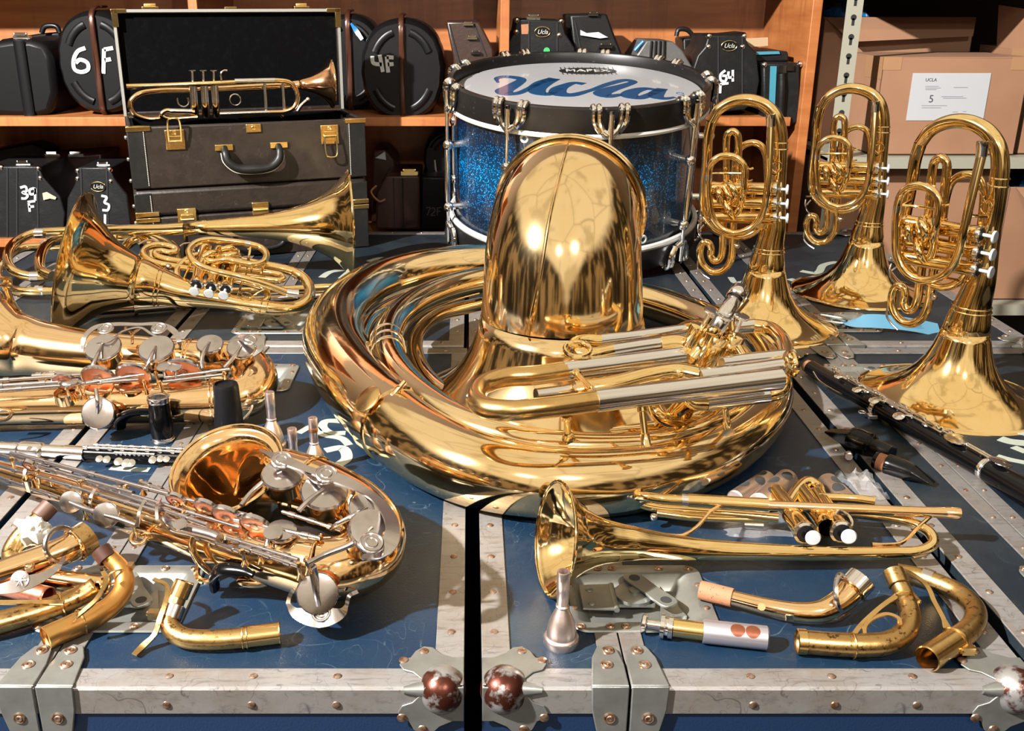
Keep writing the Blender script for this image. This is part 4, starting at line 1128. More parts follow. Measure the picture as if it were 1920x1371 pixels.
# second and third windings
r2 = [(1010,515,.085,.024),(925,522,.088,.025),(850,538,.090,.026),(785,565,.092,.026),(742,600,.092,.026),(726,648,.092,.0255),(748,702,.090,.025),(802,755,.088,.024),(875,797,.086,.0225),(985,828,.082,.0205),(1100,838,.078,.0185),(1215,834,.074,.017),(1315,808,.072,.016),(1385,762,.070,.0155),(1405,712,.070,.015),(1390,665,.074,.015),(1345,632,.085,.014),(1310,640,.12,.012)]
m = M(); m.tube([P(x, y, z) for x, y, z, r in r2], [r for *_, r in r2], 22, cap=True, k=7); w2 = m.build('second_winding', BRS, so)
m = M()
for px in ((725,636),(727,648),(729,660)): m.torus(P(*px, .092), P(742, 690, .091)-P(725, 640, .092), .0262, .0012, 32, 6)
m.build('ferrule', SIG, w2)
r3 = [(900,570,.040),(825,590,.040),(782,630,.040),(790,690,.040),(850,748,.040),(950,790,.040),(1090,815,.040),(1220,808,.040),(1310,780,.040),(1365,725,.040),(1370,675,.040),(1330,645,.05)]
m = M(); m.tube(pp(r3), .0135, 20, k=7); m.build('third_winding', BRS, so)
r4 = [(760,560,.07),(705,590,.07),(684,620,.07),(680,660,.07),(700,712,.07),(745,762,.07),(800,800,.07)]
m = M(); m.tube(pp(r4), .012, 16, k=7); m.build('inner_branch', BRS, so)
# valve section
def sl(name, lst, r, mt, par=so, n=18, k=6): 
    m = M(); m.tube(pp(lst), r, n, k=k); return m.build(name, mt, par)
ZV = .165
ms = sl('main_slide_crook', [(1059,696,ZV),(1000,704,ZV),(945,708,ZV),(905,722,ZV-.002),(892,745,ZV-.004),(908,764,ZV-.004),(950,770,ZV-.002),(1010,766,ZV),(1118,752,ZV)], .0125, BRM)
sl('slide_tube', [(1056,696,ZV),(1170,682,ZV),(1282,667,ZV)], .0128, SIG)
sl('slide_tube', [(1116,752,ZV),(1290,731,ZV),(1462,710,ZV)], .0138, SIG)
sl('slide_tube', [(1005,742,ZV-.02),(1080,732,ZV-.02)], .009, SIG)
sl('branch_tube', [(1080,733,ZV-.01),(1150,722,ZV-.005),(1215,705,ZV),(1270,698,ZV),(1315,706,ZV)], .0118, BR)
sl('slide_tube', [(1310,708,ZV),(1400,697,ZV),(1464,688,ZV)], .0115, SIG)
sl('slide_tube', [(1118,641,ZV+.01),(1200,631,ZV+.01),(1300,618,ZV+.01)], .0095, SIG)
sl('slide_tube', [(1142,659,ZV+.01),(1200,650,ZV+.01),(1250,643,ZV+.01)], .0095, SIG)
sl('slide_crook', [(1125,641,ZV+.01),(1098,640,ZV+.012),(1078,647,ZV+.012),(1082,662,ZV+.010),(1105,666,ZV+.01),(1145,659,ZV+.01)], .0098, BR)
sl('branch_tube', [(1240,645,ZV+.01),(1275,643,ZV+.012),(1292,655,ZV+.005),(1288,670,ZV)], .0110, BR)
sl('slide_tube', [(1372,615,ZV+.01),(1412,611,ZV+.01)], .0100, SIG)
sl('crook', [(1410,611,ZV+.01),(1440,615,ZV+.01),(1463,632,ZV+.01),(1474,655,ZV+.008),(1476,675,ZV+.004),(1470,690,ZV)], .0098, BR)
sl('slide_tube', [(1352,682,ZV+.005),(1420,674,ZV+.005),(1486,667,ZV+.005)], .0098, SIG)
sl('lower_slide', [(1322,757,ZV-.03),(1380,749,ZV-.03),(1440,741,ZV-.03)], .0095, SIG)
sl('crook', [(1325,757,ZV-.03),(1300,754,ZV-.028),(1290,742,ZV-.022),(1298,730,ZV-.018)], .0095, BR)
sl('crook', [(1440,741,ZV-.03),(1462,734,ZV-.026),(1470,718,ZV-.02),(1462,704,ZV-.012)], .0095, BR)
for (tx, ty, tz), (ux, uy, uz), r in (((1347,627,.20),(1318,694,.15),.0145), ((1318,612,.205),(1288,668,.16),.0140), ((1296,745,.11),(1268,788,.07),.0140), ((1378,625,.20),(1352,690,.15),.0130)):
    a, b = P(tx, ty, tz), P(ux, uy, uz); L = (a-b).length
    m = M(); m.lathe([(r*.8, -.003), (r, 0), (r, L-.012), (r*1.12, L-.011), (r*1.12, L-.001), (r*.9, L), (r*.4, L+.001)], b, a-b, 26); v = m.build('valve_casing', BR, so)
    m = M(); m.cyl(a, a+(a-b).normalized()*.022, .0035, 12); m.lathe([(.009, 0), (.010, .002), (.010, .004), (0, .005)], a+(a-b).normalized()*.022, a-b, 20); m.build('finger_button', SI, v)
a, b = P(1340, 622, .205), P(1388, 543, .245)
m = M(); m.tube([a, b], [.0105, .0100], 20, smooth=False, cap=False); m.cyl(b-(b-a)*.22, b, .0118, 22, cap=False); lp = m.build('leadpipe_receiver', SIG, so, solid=.001)
sl('lead_branch', [(1352,602,.215),(1335,625,.200),(1318,650,.18),(1300,672,.165)], .0105, BR)
sl('branch_tube', [(1398,560,.235),(1370,600,.21),(1378,640,.19),(1392,665,.175)], .006, BR)
def brace(a, b, r=.0042):
    a, b = P(*a), P(*b)
    d = (b-a).normalized(); L = (b-a).length
    m = M(); m.lathe([(.007, 0), (.0062, .003), (.0062, .012), (r, .013), (r, L-.016), (.0058, L-.015), (.0058, L-.003), (.008, L)], a, d, 14); m.build('brace', BR, so)
brace((1078,698,ZV), (1117,740,ZV)); brace((1202,752,ZV-.01), (1212,838,.106)); brace((1357,745,ZV-.03), (1366,812,.106)); brace((1061,775,ZV-.01), (1066,822,.106)); 
m = M(); m.tube(pp([(880,745,ZV),(895,762,ZV-.005),(925,772,ZV-.008),(960,778,ZV-.012)]), .0025, 8); m.ball(P(878,744,ZV), .004, 10, 8); m.build('water_key', SIK, so)
m = M(); m.torus(P(1083, 655, ZV+.02), (0, -.3, 1), .016, .003, 28, 8); m.build('thumb_ring', BR, so)
m = M(); m.torus(P(1486, 682, ZV+.005), (1, .1, .1), .014, .0035, 28, 8); m.ball(P(1484, 672, ZV+.012), .008, 12, 8); m.build('slide_end', BR, so)
sl('knuckle', [(1262,655,.15),(1280,622,.17),(1330,612,.19)], .012, BR)
sl('knuckle', [(1240,790,.06),(1262,778,.08),(1280,760,.10),(1312,742,.13)], .011, BR)
sl('knuckle', [(1330,800,.06),(1350,770,.07),(1340,740,.10),(1345,700,.14)], .010, BR)
sl('knuckle', [(1222,745,.10),(1236,778,.085),(1262,790,.075),(1310,792,.06)], .010, BR)

# ================================================================== TROMBONE
tb = thing('trombone', 'brass trombone with its wide bell in front of the brown trumpet cases', 'trombone', (-.5, 2.2, 0))
rc = P(655, 420, .119); rl = P(345, 428, .125)
ax = (rl-rc).normalized()
L = (rl-rc).length
m = M(); m.lathe([(.1205, 0), (.118, .003), (.105, .014), (.090, .028), (.074, .048), (.060, .072), (.049, .098), (.039, .130), (.031, .165), (.026, .20), (.0215, .25), (.017, .31), (.014, L)], rc, ax, 72, False)
be = m.build('bell', BR, tb, solid=.0009, angle=60)
m = M(); m.torus(rc, ax, .1205, .0020, 80, 8); m.build('rim_wire', BR, be)
def tbt(name, lst, r, mt=BR, n=16, cap=True):
    m = M(); m.tube(pp(lst), r, n, k=6, cap=cap); return m.build(name, mt, tb)
tbt('bell_tube', [(348,428,.125),(300,430,.12),(240,431,.115),(200,432,.11)], [.014,.0125,.0115,.011])
tbt('tuning_bow', [(215,432,.10),(110,434,.095),(62,438,.09),(28,455,.08),(14,484,.065),(26,508,.05),(58,519,.04),(120,517,.04)], .0105)
tbt('attachment_loop', [(160,463,.05),(80,463,.05),(40,466,.05),(8,490,.04),(-2,520,.03),(18,540,.02),(50,547,.02),(110,545,.02)], .0095)
tbt('loop', [(120,448,.08),(92,456,.08),(76,480,.07),(78,508,.055),(98,518,.05)], .011)
tbt('loop', [(200,430,.10),(245,434,.10),(278,455,.09),(286,480,.07),(282,505,.05)], .0115)
tbt('loop', [(232,495,.06),(232,470,.075),(248,453,.085),(275,448,.09),(302,460,.08),(308,485,.065),(305,505,.05)], .0105)
tbt('loop', [(215,446,.08),(290,446,.08),(325,462,.07),(336,490,.05)], .0095)
m = M()
for x, y, z in ((75,437,.092), (66,519,.04), (75,546,.02)): 
    a, b = P(x-8, y, z), P(x+8, y, z); m.cyl(a, b, .0118, 18)
m.build('ferrule', SIG, tb)
tbt('strut', [(215,442,.09),(214,480,.05)], .007); tbt('strut', [(349,438,.11),(349,478,.035)], [.006,.0055], BRM)
tbt('slide_tube', [(150,586,.012),(300,575,.012),(420,566,.012),(560,556,.012),(660,550,.012)], .0085, mat('chrome_dark_slide', (.55, .45, .38), .1, 1))
tbt('slide_tube', [(330,548,.03),(450,545,.03),(560,541,.03),(700,533,.03)], .0072)
tbt('slide_brace', [(222,578,.014),(232,560,.03),(238,548,.035)], .0055)
m = M(); m.cyl(P(155,586,.012), P(182,584,.012), .0105, 20); m.build('slide_ferrule', mat('cream_sleeve', (.60, .50, .32), .4), tb)
m = M(); m.cyl(P(250,580,.012), P(257,579,.012), .012, 20); m.cyl(P(258,579,.012), P(330,573,.012), .0095, 20); m.build('slide_grip', SIG, tb)
m = M(); m.ball(P(278,505,.03), .022, 18, 10, (1, .6, .6)); m.ball(P(315,515,.03), .022, 18, 10, (1, .6, .6)); m.build('counterweight', SIK, tb)
# braced bottom head of the drum
m = M(); m.lathe([(0, .006), (RD-.018, .006), (RD-.0155, .010)], (0, 0, 0), (0, 0, -1), 64, False)
m.v = [V((p.x, p.y, -p.z + .0)) for p in m.v]
m.build('bottom_head', HEAD, dr)

# ================================================================== SAXOPHONES
def pads(t, name, c, nrm, r, thick=.005, pad=None, matl=SIK, tone=True, arm=None, gap=.004):
    """key cup disc with tone hole chimney below"""
    c = V(c); nrm = V(nrm).normalized()
    m = M(); m.lathe([(r*.96, 0), (r, .001), (r, thick*.6), (r*.93, thick), (r*.55, thick*1.25), (0, thick*1.3)], c, nrm, 40)
    k = m.build(name, matl, t)
    if pad:
        m = M(); m.lathe([(r*.70, -.0030), (r*.93, -.0022), (r*.93, 0), (0, 0)], c, nrm, 32); m.build('pad', PAD, k)
    if tone:
        m = M(); m.lathe([(r*.86, -.020), (r*.86, -gap), (r*.80, -gap), (r*.80, -.020)], c, nrm, 36, False); m.build('tone_hole', BRR, t)
    if arm is not None:
        m = M(); a = [c + nrm*(thick*1.3)] + [V(q) for q in arm]
        m.tube(a, [.0022]+[.0030]*len(arm), 10, k=5); m.build('key_arm', matl, k)
    return k
def openpad(t, c, nrm, r):
    c = V(c); n = V(nrm).normalized()
    m = M(); m.lathe([(r*.90, -.002), (r, -.001), (r, .003), (r*.9, .004), (0, .005)], c, n, 36, False); k = m.build('open_key_cup', SIK, t)
    m = M(); m.lathe([(r*.90, -.0012), (r*.45, -.0016), (r*.42, -.0012), (0, -.0012)], c, n, 32, False); m.build('pad', PAD, k)
    m = M(); m.lathe([(r*.26, -.0026), (r*.26, -.0014)], c, n, 20); m.build('resonator', SIK, k)
    q = c - V((0, 0, .018)) - V((n.x, n.y, 0))*.004
    m = M(); m.lathe([(r*.86, -.012), (r*.86, .004), (r*.80, .004), (r*.80, -.012)], q, (0, -.25, 1), 36, False); m.build('tone_hole', BRR, t)
def post(t, p, h=.012, up=(0, 0, 1)):
    p = V(p); u = V(up).normalized()
    m = M(); m.lathe([(.0042, -h), (.0022, -h*.7), (.0020, -.003), (.0038, 0), (.0020, .0036), (0, .0042)], p, u, 14); m.build('post', BRR, t)
def rods(t, lst, r=.0022, mt=SIK, collars=3, name='key_rod'):
    a, b = P(*lst[0]), P(*lst[-1]); d = b-a
    m = M(); m.cyl(a, b, r, 10)
    for i in range(collars):
        c = a + d*((i+.5)/collars); m.cyl(c-d.normalized()*.004, c+d.normalized()*.004, r*1.45, 10)
    return m.build(name, mt, t)
up = V((0, 0, 1)); cam_up = V((0, -.55, .83))

# ---- alto, middle left
al = thing('alto_saxophone', 'alto saxophone with its open bell at the middle left, silver keys', 'saxophone', (-.35, 1.1, 0))
body = [(-130,845,.040,.011),(0,885,.040,.0135),(100,915,.040,.016),(250,966,.042,.0215),(400,1012,.044,.026),(520,1047,.046,.030),(605,1066,.048,.0325)]
m = M(); m.tube([P(x, y, z) for x, y, z, r in body], [r for *_, r in body], 32, k=7); m.build('body_tube', BRR, al, angle=80)
bow = [(600,1065,.048,.0328),(650,1063,.049,.034),(690,1040,.052,.035),(700,1000,.056,.0355),(672,962,.058,.037),(620,934,.058,.039),(570,916,.060,.0405)]
m = M(); m.tube([P(x, y, z) for x, y, z, r in bow], [r for *_, r in bow], 34, cap=False, k=8); o = m.build('bow', BRR, al, angle=80)
m = M(); m.torus(P(600,1065,.048), P(650,1063,.049)-P(560,1057,.047), .0340, .0018, 40, 8); m.torus(P(585,921,.0595), P(620,934,.058)-P(570,916,.060), .0410, .0018, 40, 8); m.build('bow_ferrule', BRR, o)
e0 = P(425, 876, .105) - V((-.022, -.022, .042))
bell = [P(580,919,.060), P(553,912,.061), P(524,906,.062), e0, e0+V((-.012,-.006,.010)), e0+V((-.018,-.013,.023)), e0+V((-.021,-.019,.035)), e0+V((-.022,-.022,.042))]
m = M(); m.tube(bell, [.0400, .0402, .0408, .0420, .0440, .0475, .0545, .0640], 48, cap=False, k=7); b = m.build('bell', BRR, al, solid=.0009, angle=80)
m = M(); m.torus(bell[-1], bell[-1]-bell[-2], .0640, .0022, 60, 8); m.build('rim_wire', BRR, b)
ck = pads(al, 'key_cup', P(530, 893, .107), (.05, -.35, .93), .0235, arm=[P(500,900,.105), P(470,925,.095), P(452,948,.088)])
pads(al, 'key_cup', P(608, 925, .104), (.10, -.38, .92), .0255, arm=[P(580,938,.105), P(560,958,.098)])
pads(al, 'key_cup', P(686, 958, .096), (.25, -.42, .87), .0195, arm=[P(660,968,.098), P(630,985,.088), P(622,992,.080)])
pads(al, 'key_cup', P(693, 1000, .100), (.30, -.50, .80), .0230, thick=.010, arm=[P(660,1020,.098), P(610,1040,.090), P(575,1058,.088)])
pads(al, 'key_cup', P(595, 1112, .050), (.15, -.88, .44), .0210, pad=True, arm=[P(592,1080,.072), P(588,1062,.085)])
pads(al, 'key_cup', P(528, 1000, .082), (.1, -.2, .97), .0165, arm=[P(505,1010,.080), P(500,1025,.074)])
pads(al, 'key_cup', P(135, 941, .060), (.05, -.92, .38), .0135, tone=False, arm=[P(155,952,.060), P(178,960,.060)])
pads(al, 'key_cup', P(200, 965, .062), (.08, -.92, .38), .0145, tone=False, arm=[P(222,973,.062), P(255,985,.060)])
for x, y, r in ((385,952,.014), (425,968,.0175), (478,985,.0175), (55,873,.009), (330,938,.012)):
    openpad(al, P(x, y, .085), (.25, .84, .47), r)
# pearl/spatula keys
m = M()
for x, y, r in ((512,1000,.010),(338,985,.0075)): m.lathe([(r, 0), (r, .002), (0, .003)], P(x, y, .088), (0, -.3, 1), 24)
m.build('touch_piece', SIK, al)
for a, b, r in (((20,850,.072),(470,968,.090),.0024), ((0,852,.066),(450,990,.082),.0024), ((-20,868,.060),(300,960,.076),.0022), ((75,875,.070),(250,925,.078),.0030), ((160,905,.068),(390,985,.080),.0030), ((35,852,.078),(330,930,.086),.0024), ((265,905,.080),(335,932,.082),.0026), ((0,895,.056),(110,935,.060),.0022), ((360,1002,.070),(450,1035,.080),.0026), ((450,1025,.082),(560,1062,.090),.0026), ((425,1008,.082),(560,1050,.090),.0024), ((530,960,.086),(640,995,.080),.0024), ((440,975,.086),(600,1010,.086),.0026)):
    rods(al, [a, b], r)
m = M(); m.tube([P(310,972,.074), P(325,985,.076), P(350,992,.078), P(400,1005,.080), P(412,1010,.080)], [.005,.007,.0065,.0065,.006], 14); m.build('barrel_key', SIK, al)
for x, y, z in ((22,862,.070),(70,885,.066),(95,900,.060),(150,905,.072),(155,950,.052),(170,925,.062),(235,915,.078),(250,985,.058),(265,905,.078),(300,950,.074),(320,925,.082),(325,935,.086),(330,948,.080),(345,962,.078),(360,985,.072),(390,1000,.072),(455,1035,.080),(485,1030,.082),(560,1060,.090),(470,968,.088),(600,1010,.084),(640,990,.080),(575,1050,.088)):
    post(al, P(x, y, z), .018, (0, -.25, .97))
for p0_, p1_ in (((178,918,.078),(170,955,.056)), ((272,938,.078),(258,988,.058)), ((300,935,.082),(295,975,.074)), ((60,860,.074),(45,905,.056))):
    m = M(); m.band([P(*p0_), (P(*p0_)+P(*p1_))/2+V((0, -.006, .004)), P(*p1_)], .0035, .002, (0, -.6, .8)); m.build('key_arm', SIK, al)
# key guards
m = M()
g = [(487,845,.125),(530,862,.125),(580,882,.124),(640,900,.122),(690,925,.120),(722,955,.118),(736,990,.116),(728,1022,.112),(705,1040,.106),(680,1045,.100)]
m.band([P(*q) for q in g], [.003,.013,.009,.014,.009,.012,.014,.016,.012,.006], .0026, (.2, -.4, .88), 8)
o = m.build('key_guard', SIK, al)
m = M(); m.band([P(515,868,.120), P(560,878,.118), P(600,905,.118), P(640,900,.118), P(690,935,.116), P(700,965,.112)], .0045, .002, (.2, -.4, .88)); m.build('guard_web', SIK, o)
m = M()
for x, y, z in ((528,862,.1265), (612,888,.1255), (697,1018,.117)):
    c = P(x, y, z); m.torus(c, (.15, -.4, .9), .0105, .0014, 26, 6); m.torus(c, (.15, -.4, .9), .0055, .0010, 20, 6); m.lathe([(.012, -.001), (.012, .0003), (0, .0003)], c, (.15, -.4, .9), 24)
m.build('guard_boss', SIK, o)
m = M(); m.tube([P(655,905,.118), P(662,925,.105), P(655,940,.098), P(660,955,.092)], .0024, 8); m.tube([P(498,850,.124), P(490,868,.110)], .0024, 8); m.tube([P(722,1000,.112), P(722,1030,.090)], .0024, 8); m.build('guard_foot', BRR, o)
m = M(); c = P(600, 1150, .030)
m.band([P(540,1132,.030), P(555,1150,.028), P(600,1158,.028), P(640,1150,.028), P(650,1136,.030)], [.004,.010,.020,.010,.004], .0024, (0, -.75, .66), 8)
m.band([P(540,1132,.030), P(545,1115,.040), P(552,1105,.045)], .004, .002, (0, -.75, .66)); m.band([P(650,1136,.030), P(655,1118,.040), P(670,1110,.040)], .004, .002, (0, -.75, .66))
o = m.build('lower_key_guard', SIK, al)
m = M(); m.torus(P(602,1148,.0335), (0, -.7, .7), .0085, .0014, 24, 6); m.torus(P(602,1148,.0335), (0, -.7, .7), .0045, .001, 20, 6); m.build('guard_boss', SIK, o)
m = M(); m.torus(P(261, 1007, .035), (-.1, -.5, .85), .0095, .0026, 26, 10); m.tube([P(269,1000,.038), P(282,995,.042)], .006, 10); m.build('strap_ring', BRR, al)
m = M(); m.tube([P(366,1000,.070), P(360,1025,.055), P(372,1052,.038), P(395,1075,.022)], [.0035,.004,.004,.003], 10); m.torus(P(392, 1068, .022), (-.2, -.5, .8), .014, .0035, 28, 8); m.build('thumb_hook', BRR, al)
m = M(); m.tube([P(403,1100,.012), P(402,1080,.030), P(415,1068,.042), P(455,1070,.046), P(475,1078,.045)], [.009,.009,.008,.006,.004], 14, sy=.6); m.build('thumb_rest', EBO, al)
m = M(); m.ball(P(478,1090,.022), .020, 22, 12, (1, .45, .35)); m.build('side_key', BRR, al)
m = M(); m.tube([P(585,1075,.078), P(592,1110,.060), P(597,1135,.045)], .0028, 8); m.build('key_arm', SIK, al)

# ---- tenor, upper left
te = thing('tenor_saxophone', 'tenor saxophone lying at the left edge, bell end out of frame', 'saxophone', (-.75, 1.4, 0))
bt = [(-160,772,.036,.027),(0,762,.036,.0285),(200,758,.036,.0295),(400,752,.037,.031),(440,748,.038,.032)]
m = M(); m.tube([P(x, y, z) for x, y, z, r in bt], [r for *_, r in bt], 32, k=6); m.build('body_tube', BRR, te, angle=80)
bw = [(438,748,.038,.0325),(466,738,.042,.034),(478,716,.050,.035),(470,694,.058,.035),(440,682,.062,.034),(405,678,.063,.0335)]
m = M(); m.tube([P(x, y, z) for x, y, z, r in bw], [r for *_, r in bw], 34, cap=False, k=8); m.build('bow', BRR, te, angle=80)
bs = [(408,678,.063,.033),(300,674,.063,.0345),(200,668,.063,.038),(110,660,.064,.044),(50,650,.068,.050),(8,640,.078,.056)]
pts = [P(x, y, z) for x, y, z, r in bs]; q = pts[-1]; pts += [q+V((-.035, .012, .022)), q+V((-.058, .022, .050)), q+V((-.066, .027, .066))]
m = M(); m.tube(pts, [r for *_, r in bs]+[.062,.070,.076], 44, cap=False, k=7); o = m.build('bell', BRR, te, solid=.0009, angle=80)
m = M(); m.torus(pts[-1], pts[-1]-pts[-2], .0763, .0024, 60, 8); m.build('rim_wire', BRR, o)
m = M()
for x, y, z in ((355,676,.063),(362,676,.063)): m.torus(P(x, y, z), P(400,678,.063)-P(300,674,.063), .0345, .0014, 40, 6)
for x, y, z in ((397,752,.037),(404,752,.037)): m.torus(P(x, y, z), P(440,748,.038)-P(380,753,.037), .0320, .0014, 40, 6)
m.build('ferrule', BRR, te)
pads(te, 'key_cup', P(194, 654, .108), (0, -.45, .89), .0275, arm=[P(182,668,.108), P(172,690,.095), P(168,700,.085)])
pads(te, 'key_cup', P(294, 656, .108), (0, -.45, .89), .0270, arm=[P(284,668,.108), P(276,688,.095), P(274,698,.085)])
pads(te, 'key_cup', P(394, 648, .105), (.05, -.40, .90), .0205, arm=[P(382,660,.104), P(378,680,.092), P(380,692,.085)])
pads(te, 'key_cup', P(452, 656, .100), (.15, -.40, .88), .0215, arm=[P(440,668,.098), P(420,690,.085)])
pads(te, 'key_cup', P(185, 775, .045), (.10, -.90, .42), .0235, pad=True, arm=[P(183,752,.068), P(180,730,.080)])
for x, y, r in ((120,716,.018),(184,708,.025),(250,704,.026),(343,697,.028)):
    openpad(te, P(x, y, .080), (0, .88, .47), r)
for a, b, r in (((-40,716,.078),(165,702,.080),.0026), ((-40,726,.078),(120,716,.080),.0032), ((-40,735,.074),(260,712,.080),.0026), ((150,720,.080),(270,702,.082),.0034), ((305,716,.078),(420,702,.080),.0026), ((310,708,.082),(430,692,.084),.0024), ((60,705,.076),(110,702,.076),.003)):
    rods(te, [a, b], r, collars=2)
for x, y, z in ((70,703,.076),(84,703,.076),(125,728,.078),(148,726,.078),(270,716,.080),(300,718,.080),(420,700,.082),(436,692,.082),(292,700,.080)):
    post(te, P(x, y, z), .022, (0, -.35, .94))
m = M(); m.tube([P(112,712,.086), P(125,720,.088), P(145,716,.088), P(160,718,.086)], [.004,.008,.007,.003], 12, sy=.6); m.build('spatula_key', SIK, te)
m = M()
for x, y, r in ((307,688,.011),(328,690,.010)): m.lathe([(r, 0), (r, .002), (0, .003)], P(x, y, .094), (0, -.3, 1), 22); m.cyl(P(x, y, .094), P(x+2, y+22, .078), .0020, 8)
m.build('touch_piece', SIK, te)
m = M()
m.band([P(154,660,.100), P(158,635,.118), P(178,615,.128), P(215,609,.130), P(260,609,.130), P(300,609,.130), P(325,620,.124), P(336,640,.114), P(337,655,.100)], [.005,.007,.009,.008,.006,.008,.009,.007,.005], .0024, (0, -.45, .89), 8)
m.band([P(160,648,.110), P(205,640,.120), P(230,622,.126), P(262,615,.128), P(290,630,.122), P(330,645,.112)], .0035, .002, (0, -.45, .89), 8)
o = m.build('key_guard', SIK, te)
m = M()
for x, y in ((198,616),(298,616)):
    c = P(x, y, .1295); m.torus(c, (0, -.4, .9), .0110, .0014, 26, 6); m.torus(c, (0, -.4, .9), .0055, .001, 20, 6); m.lathe([(.0125, -.001), (.0125, .0003), (0, .0003)], c, (0, -.4, .9), 24)
m.build('guard_boss', SIK, o)
m = M(); m.tube([P(235,615,.124), P(247,625,.112), P(248,645,.098)], .0024, 8); m.tube([P(262,615,.124), P(250,625,.112)], .0024, 8); m.build('guard_foot', BRR, o)
m = M(); m.band([P(447,630,.118), P(465,632,.120), P(484,640,.116), P(487,655,.108), P(475,668,.100)], [.004,.013,.016,.010,.004], .0024, (.2, -.4, .88)); m.torus(P(469,638,.122), (.1, -.4, .9), .009, .0013, 24, 6); m.build('bow_key_guard', SIK, te)
m = M(); m.tube([P(226,802,.012), P(228,785,.030), P(245,775,.040), P(285,772,.042), P(300,775,.040)], [.008,.010,.009,.007,.004], 14, sy=.6); m.build('thumb_hook', EBO, te)
m = M(); m.ball(P(270,772,.040), .014, 20, 10, (1, .5, .6)); m.build('strap_ring', BRR, te)
m = M(); m.tube([P(-20,770,.05), P(10,768,.052), P(22,772,.048), P(15,785,.040), P(-20,790,.04)], .004, 10, sy=.5); m.build('side_key', BRR, te)
m = M(); m.tube([P(452,790,.020), P(470,770,.030), P(474,745,.045)], .0022, 8); m.tube([P(452,750,.045), P(470,765,.032), P(462,785,.020)], .0022, 8); m.build('bow_guard_wire', SIK, te)
# neck strap
m = M(); m.tube([P(60,598,.030), P(85,608,.022), P(105,622,.012), P(122,640,.006), (P(135,655,.006))], .0055, 10, sy=.5)
tag(m.build('neck_strap', CORD), 'woven black neck strap cord lying by the tenor saxophone bell', 'strap')

# ================================================================== FRONT TRUMPET
tr = thing('trumpet', 'gold trumpet lying on its side in the right foreground, middle valve missing', 'trumpet', P(1400, 1040, 0))
rc = P(1040, 1010, .0615); st = P(1250, 1022, .034)
axx = (P(1300, 1026, .032) - rc).normalized()
pr_ = [(.0615, 0), (.0605, .002), (.054, .008), (.046, .016), (.038, .026), (.031, .038), (.0255, .052), (.0215, .070), (.0185, .090)]
tl = [(1300,1030,.028,.0125),(1420,1035,.024,.0095),(1560,1038,.021,.0078),(1680,1037,.020,.0066),(1728,1033,.022,.0060),(1750,1018,.026,.0058),(1742,998,.030,.0058),(1712,982,.032,.0058),(1660,970,.033,.0058),(1600,962,.034,.0058),(1560,960,.034,.0058)]
m = M(); m.tube([rc+axx*h for r, h in pr_]+[P(x, y, z) for x, y, z, r in tl], [r for r, h in pr_]+[r for *_, r in tl], 44, cap=False, k=5); o = m.build('bell', BR, tr, solid=.0008, angle=70)
m = M(); m.torus(rc, axx, .0615, .0014, 72, 8); m.build('rim_wire', BR, o)
m = M(); m.tube([P(1438,948,.046), P(1560,953,.046), P(1700,959,.046), P(1790,962,.046)], [.0060,.0060,.0060,.0064], 18); l = m.build('leadpipe', BRR, tr)
m = M(); m.tube([P(1768,961,.046), P(1776,961.5,.046), P(1800,963,.046)], [.0060,.0068,.0068], 18, smooth=False, cap=True); m.lathe([(.0055, 0), (.0055, .0003), (0, .0003)], P(1800,963,.046), P(1800,963,.046)-P(1776,961.5,.046), 16); m.build('mouthpiece_receiver', BRR, l)
m = M(); m.tube([P(1290,938,.046), P(1440,947,.046)], .0080, 20, smooth=False); m.build('tuning_slide_sleeve', BR, tr)
m = M(); m.tube([P(1295,938,.046), P(1240,935,.046), P(1205,931,.044), P(1190,934,.034), P(1200,944,.026), P(1230,952,.022), P(1300,958,.022)], .0058, 18, k=6); s_ = m.build('tuning_slide', BR, tr)
m = M(); m.cyl(P(1278,937,.046), P(1292,938,.046), .0072, 18); m.ball(P(1176,930,.042), .0045, 12, 8); m.tube([P(1176,930,.042), P(1186,932,.042)], .002, 8); m.build('water_key', SI, s_)
m = M(); m.tube([P(1298,958,.022), P(1400,966,.024), P(1460,972,.026)], .0058, 18, smooth=False); m.tube([P(1232,962,.018), P(1300,970,.018), P(1440,975,.020)], .0050, 16); m.build('lower_branch', BR, tr)
m = M(); m.ball(P(1226,970,.016), .0050, 12, 8); m.cyl(P(1395,984,.012), P(1430,986,.012), .0050, 14); m.build('slide_stop', SI, tr)
for a, b, n_ in (((1455,925,.020),(1510,1000,.040),1), ((1503,922,.020),(1552,990,.036),0), ((1532,930,.020),(1578,998,.040),1)):
    a, b = P(*a), P(*b); d = b-a; Ln = d.length
    m = M(); m.lathe([(.0095, -.004), (.0117, -.002), (.0117, .004), (.0112, .005), (.0112, Ln-.012), (.0122, Ln-.011), (.0122, Ln), (.0104, Ln), (.0104, Ln-.030)], a, d, 28, False); v = m.build('valve_casing', BR, tr)
    if n_:
        m = M(); m.lathe([(.0124, -.005), (.0130, -.003), (.0130, .0015), (.0100, .0025)], b, d, 28, False); m.build('top_cap', SI, v)
        m = M(); m.lathe([(.0100, .0016), (.0092, .0030), (.0052, .0034), (.0050, .001), (0, .001)], b, d, 24, False); m.build('felt', BLK, v)
        e = b + d.normalized()*.0150 + V((.004, 0, .001))
        m = M(); m.cyl(b, e, .0026, 12); m.build('valve_stem', SI, v)
        m = M(); m.lathe([(.0060, -.002), (.0083, 0), (.0086, .0018), (.0074, .0030), (0, .0034)], e, d, 26); m.build('finger_button', PEARL, v)
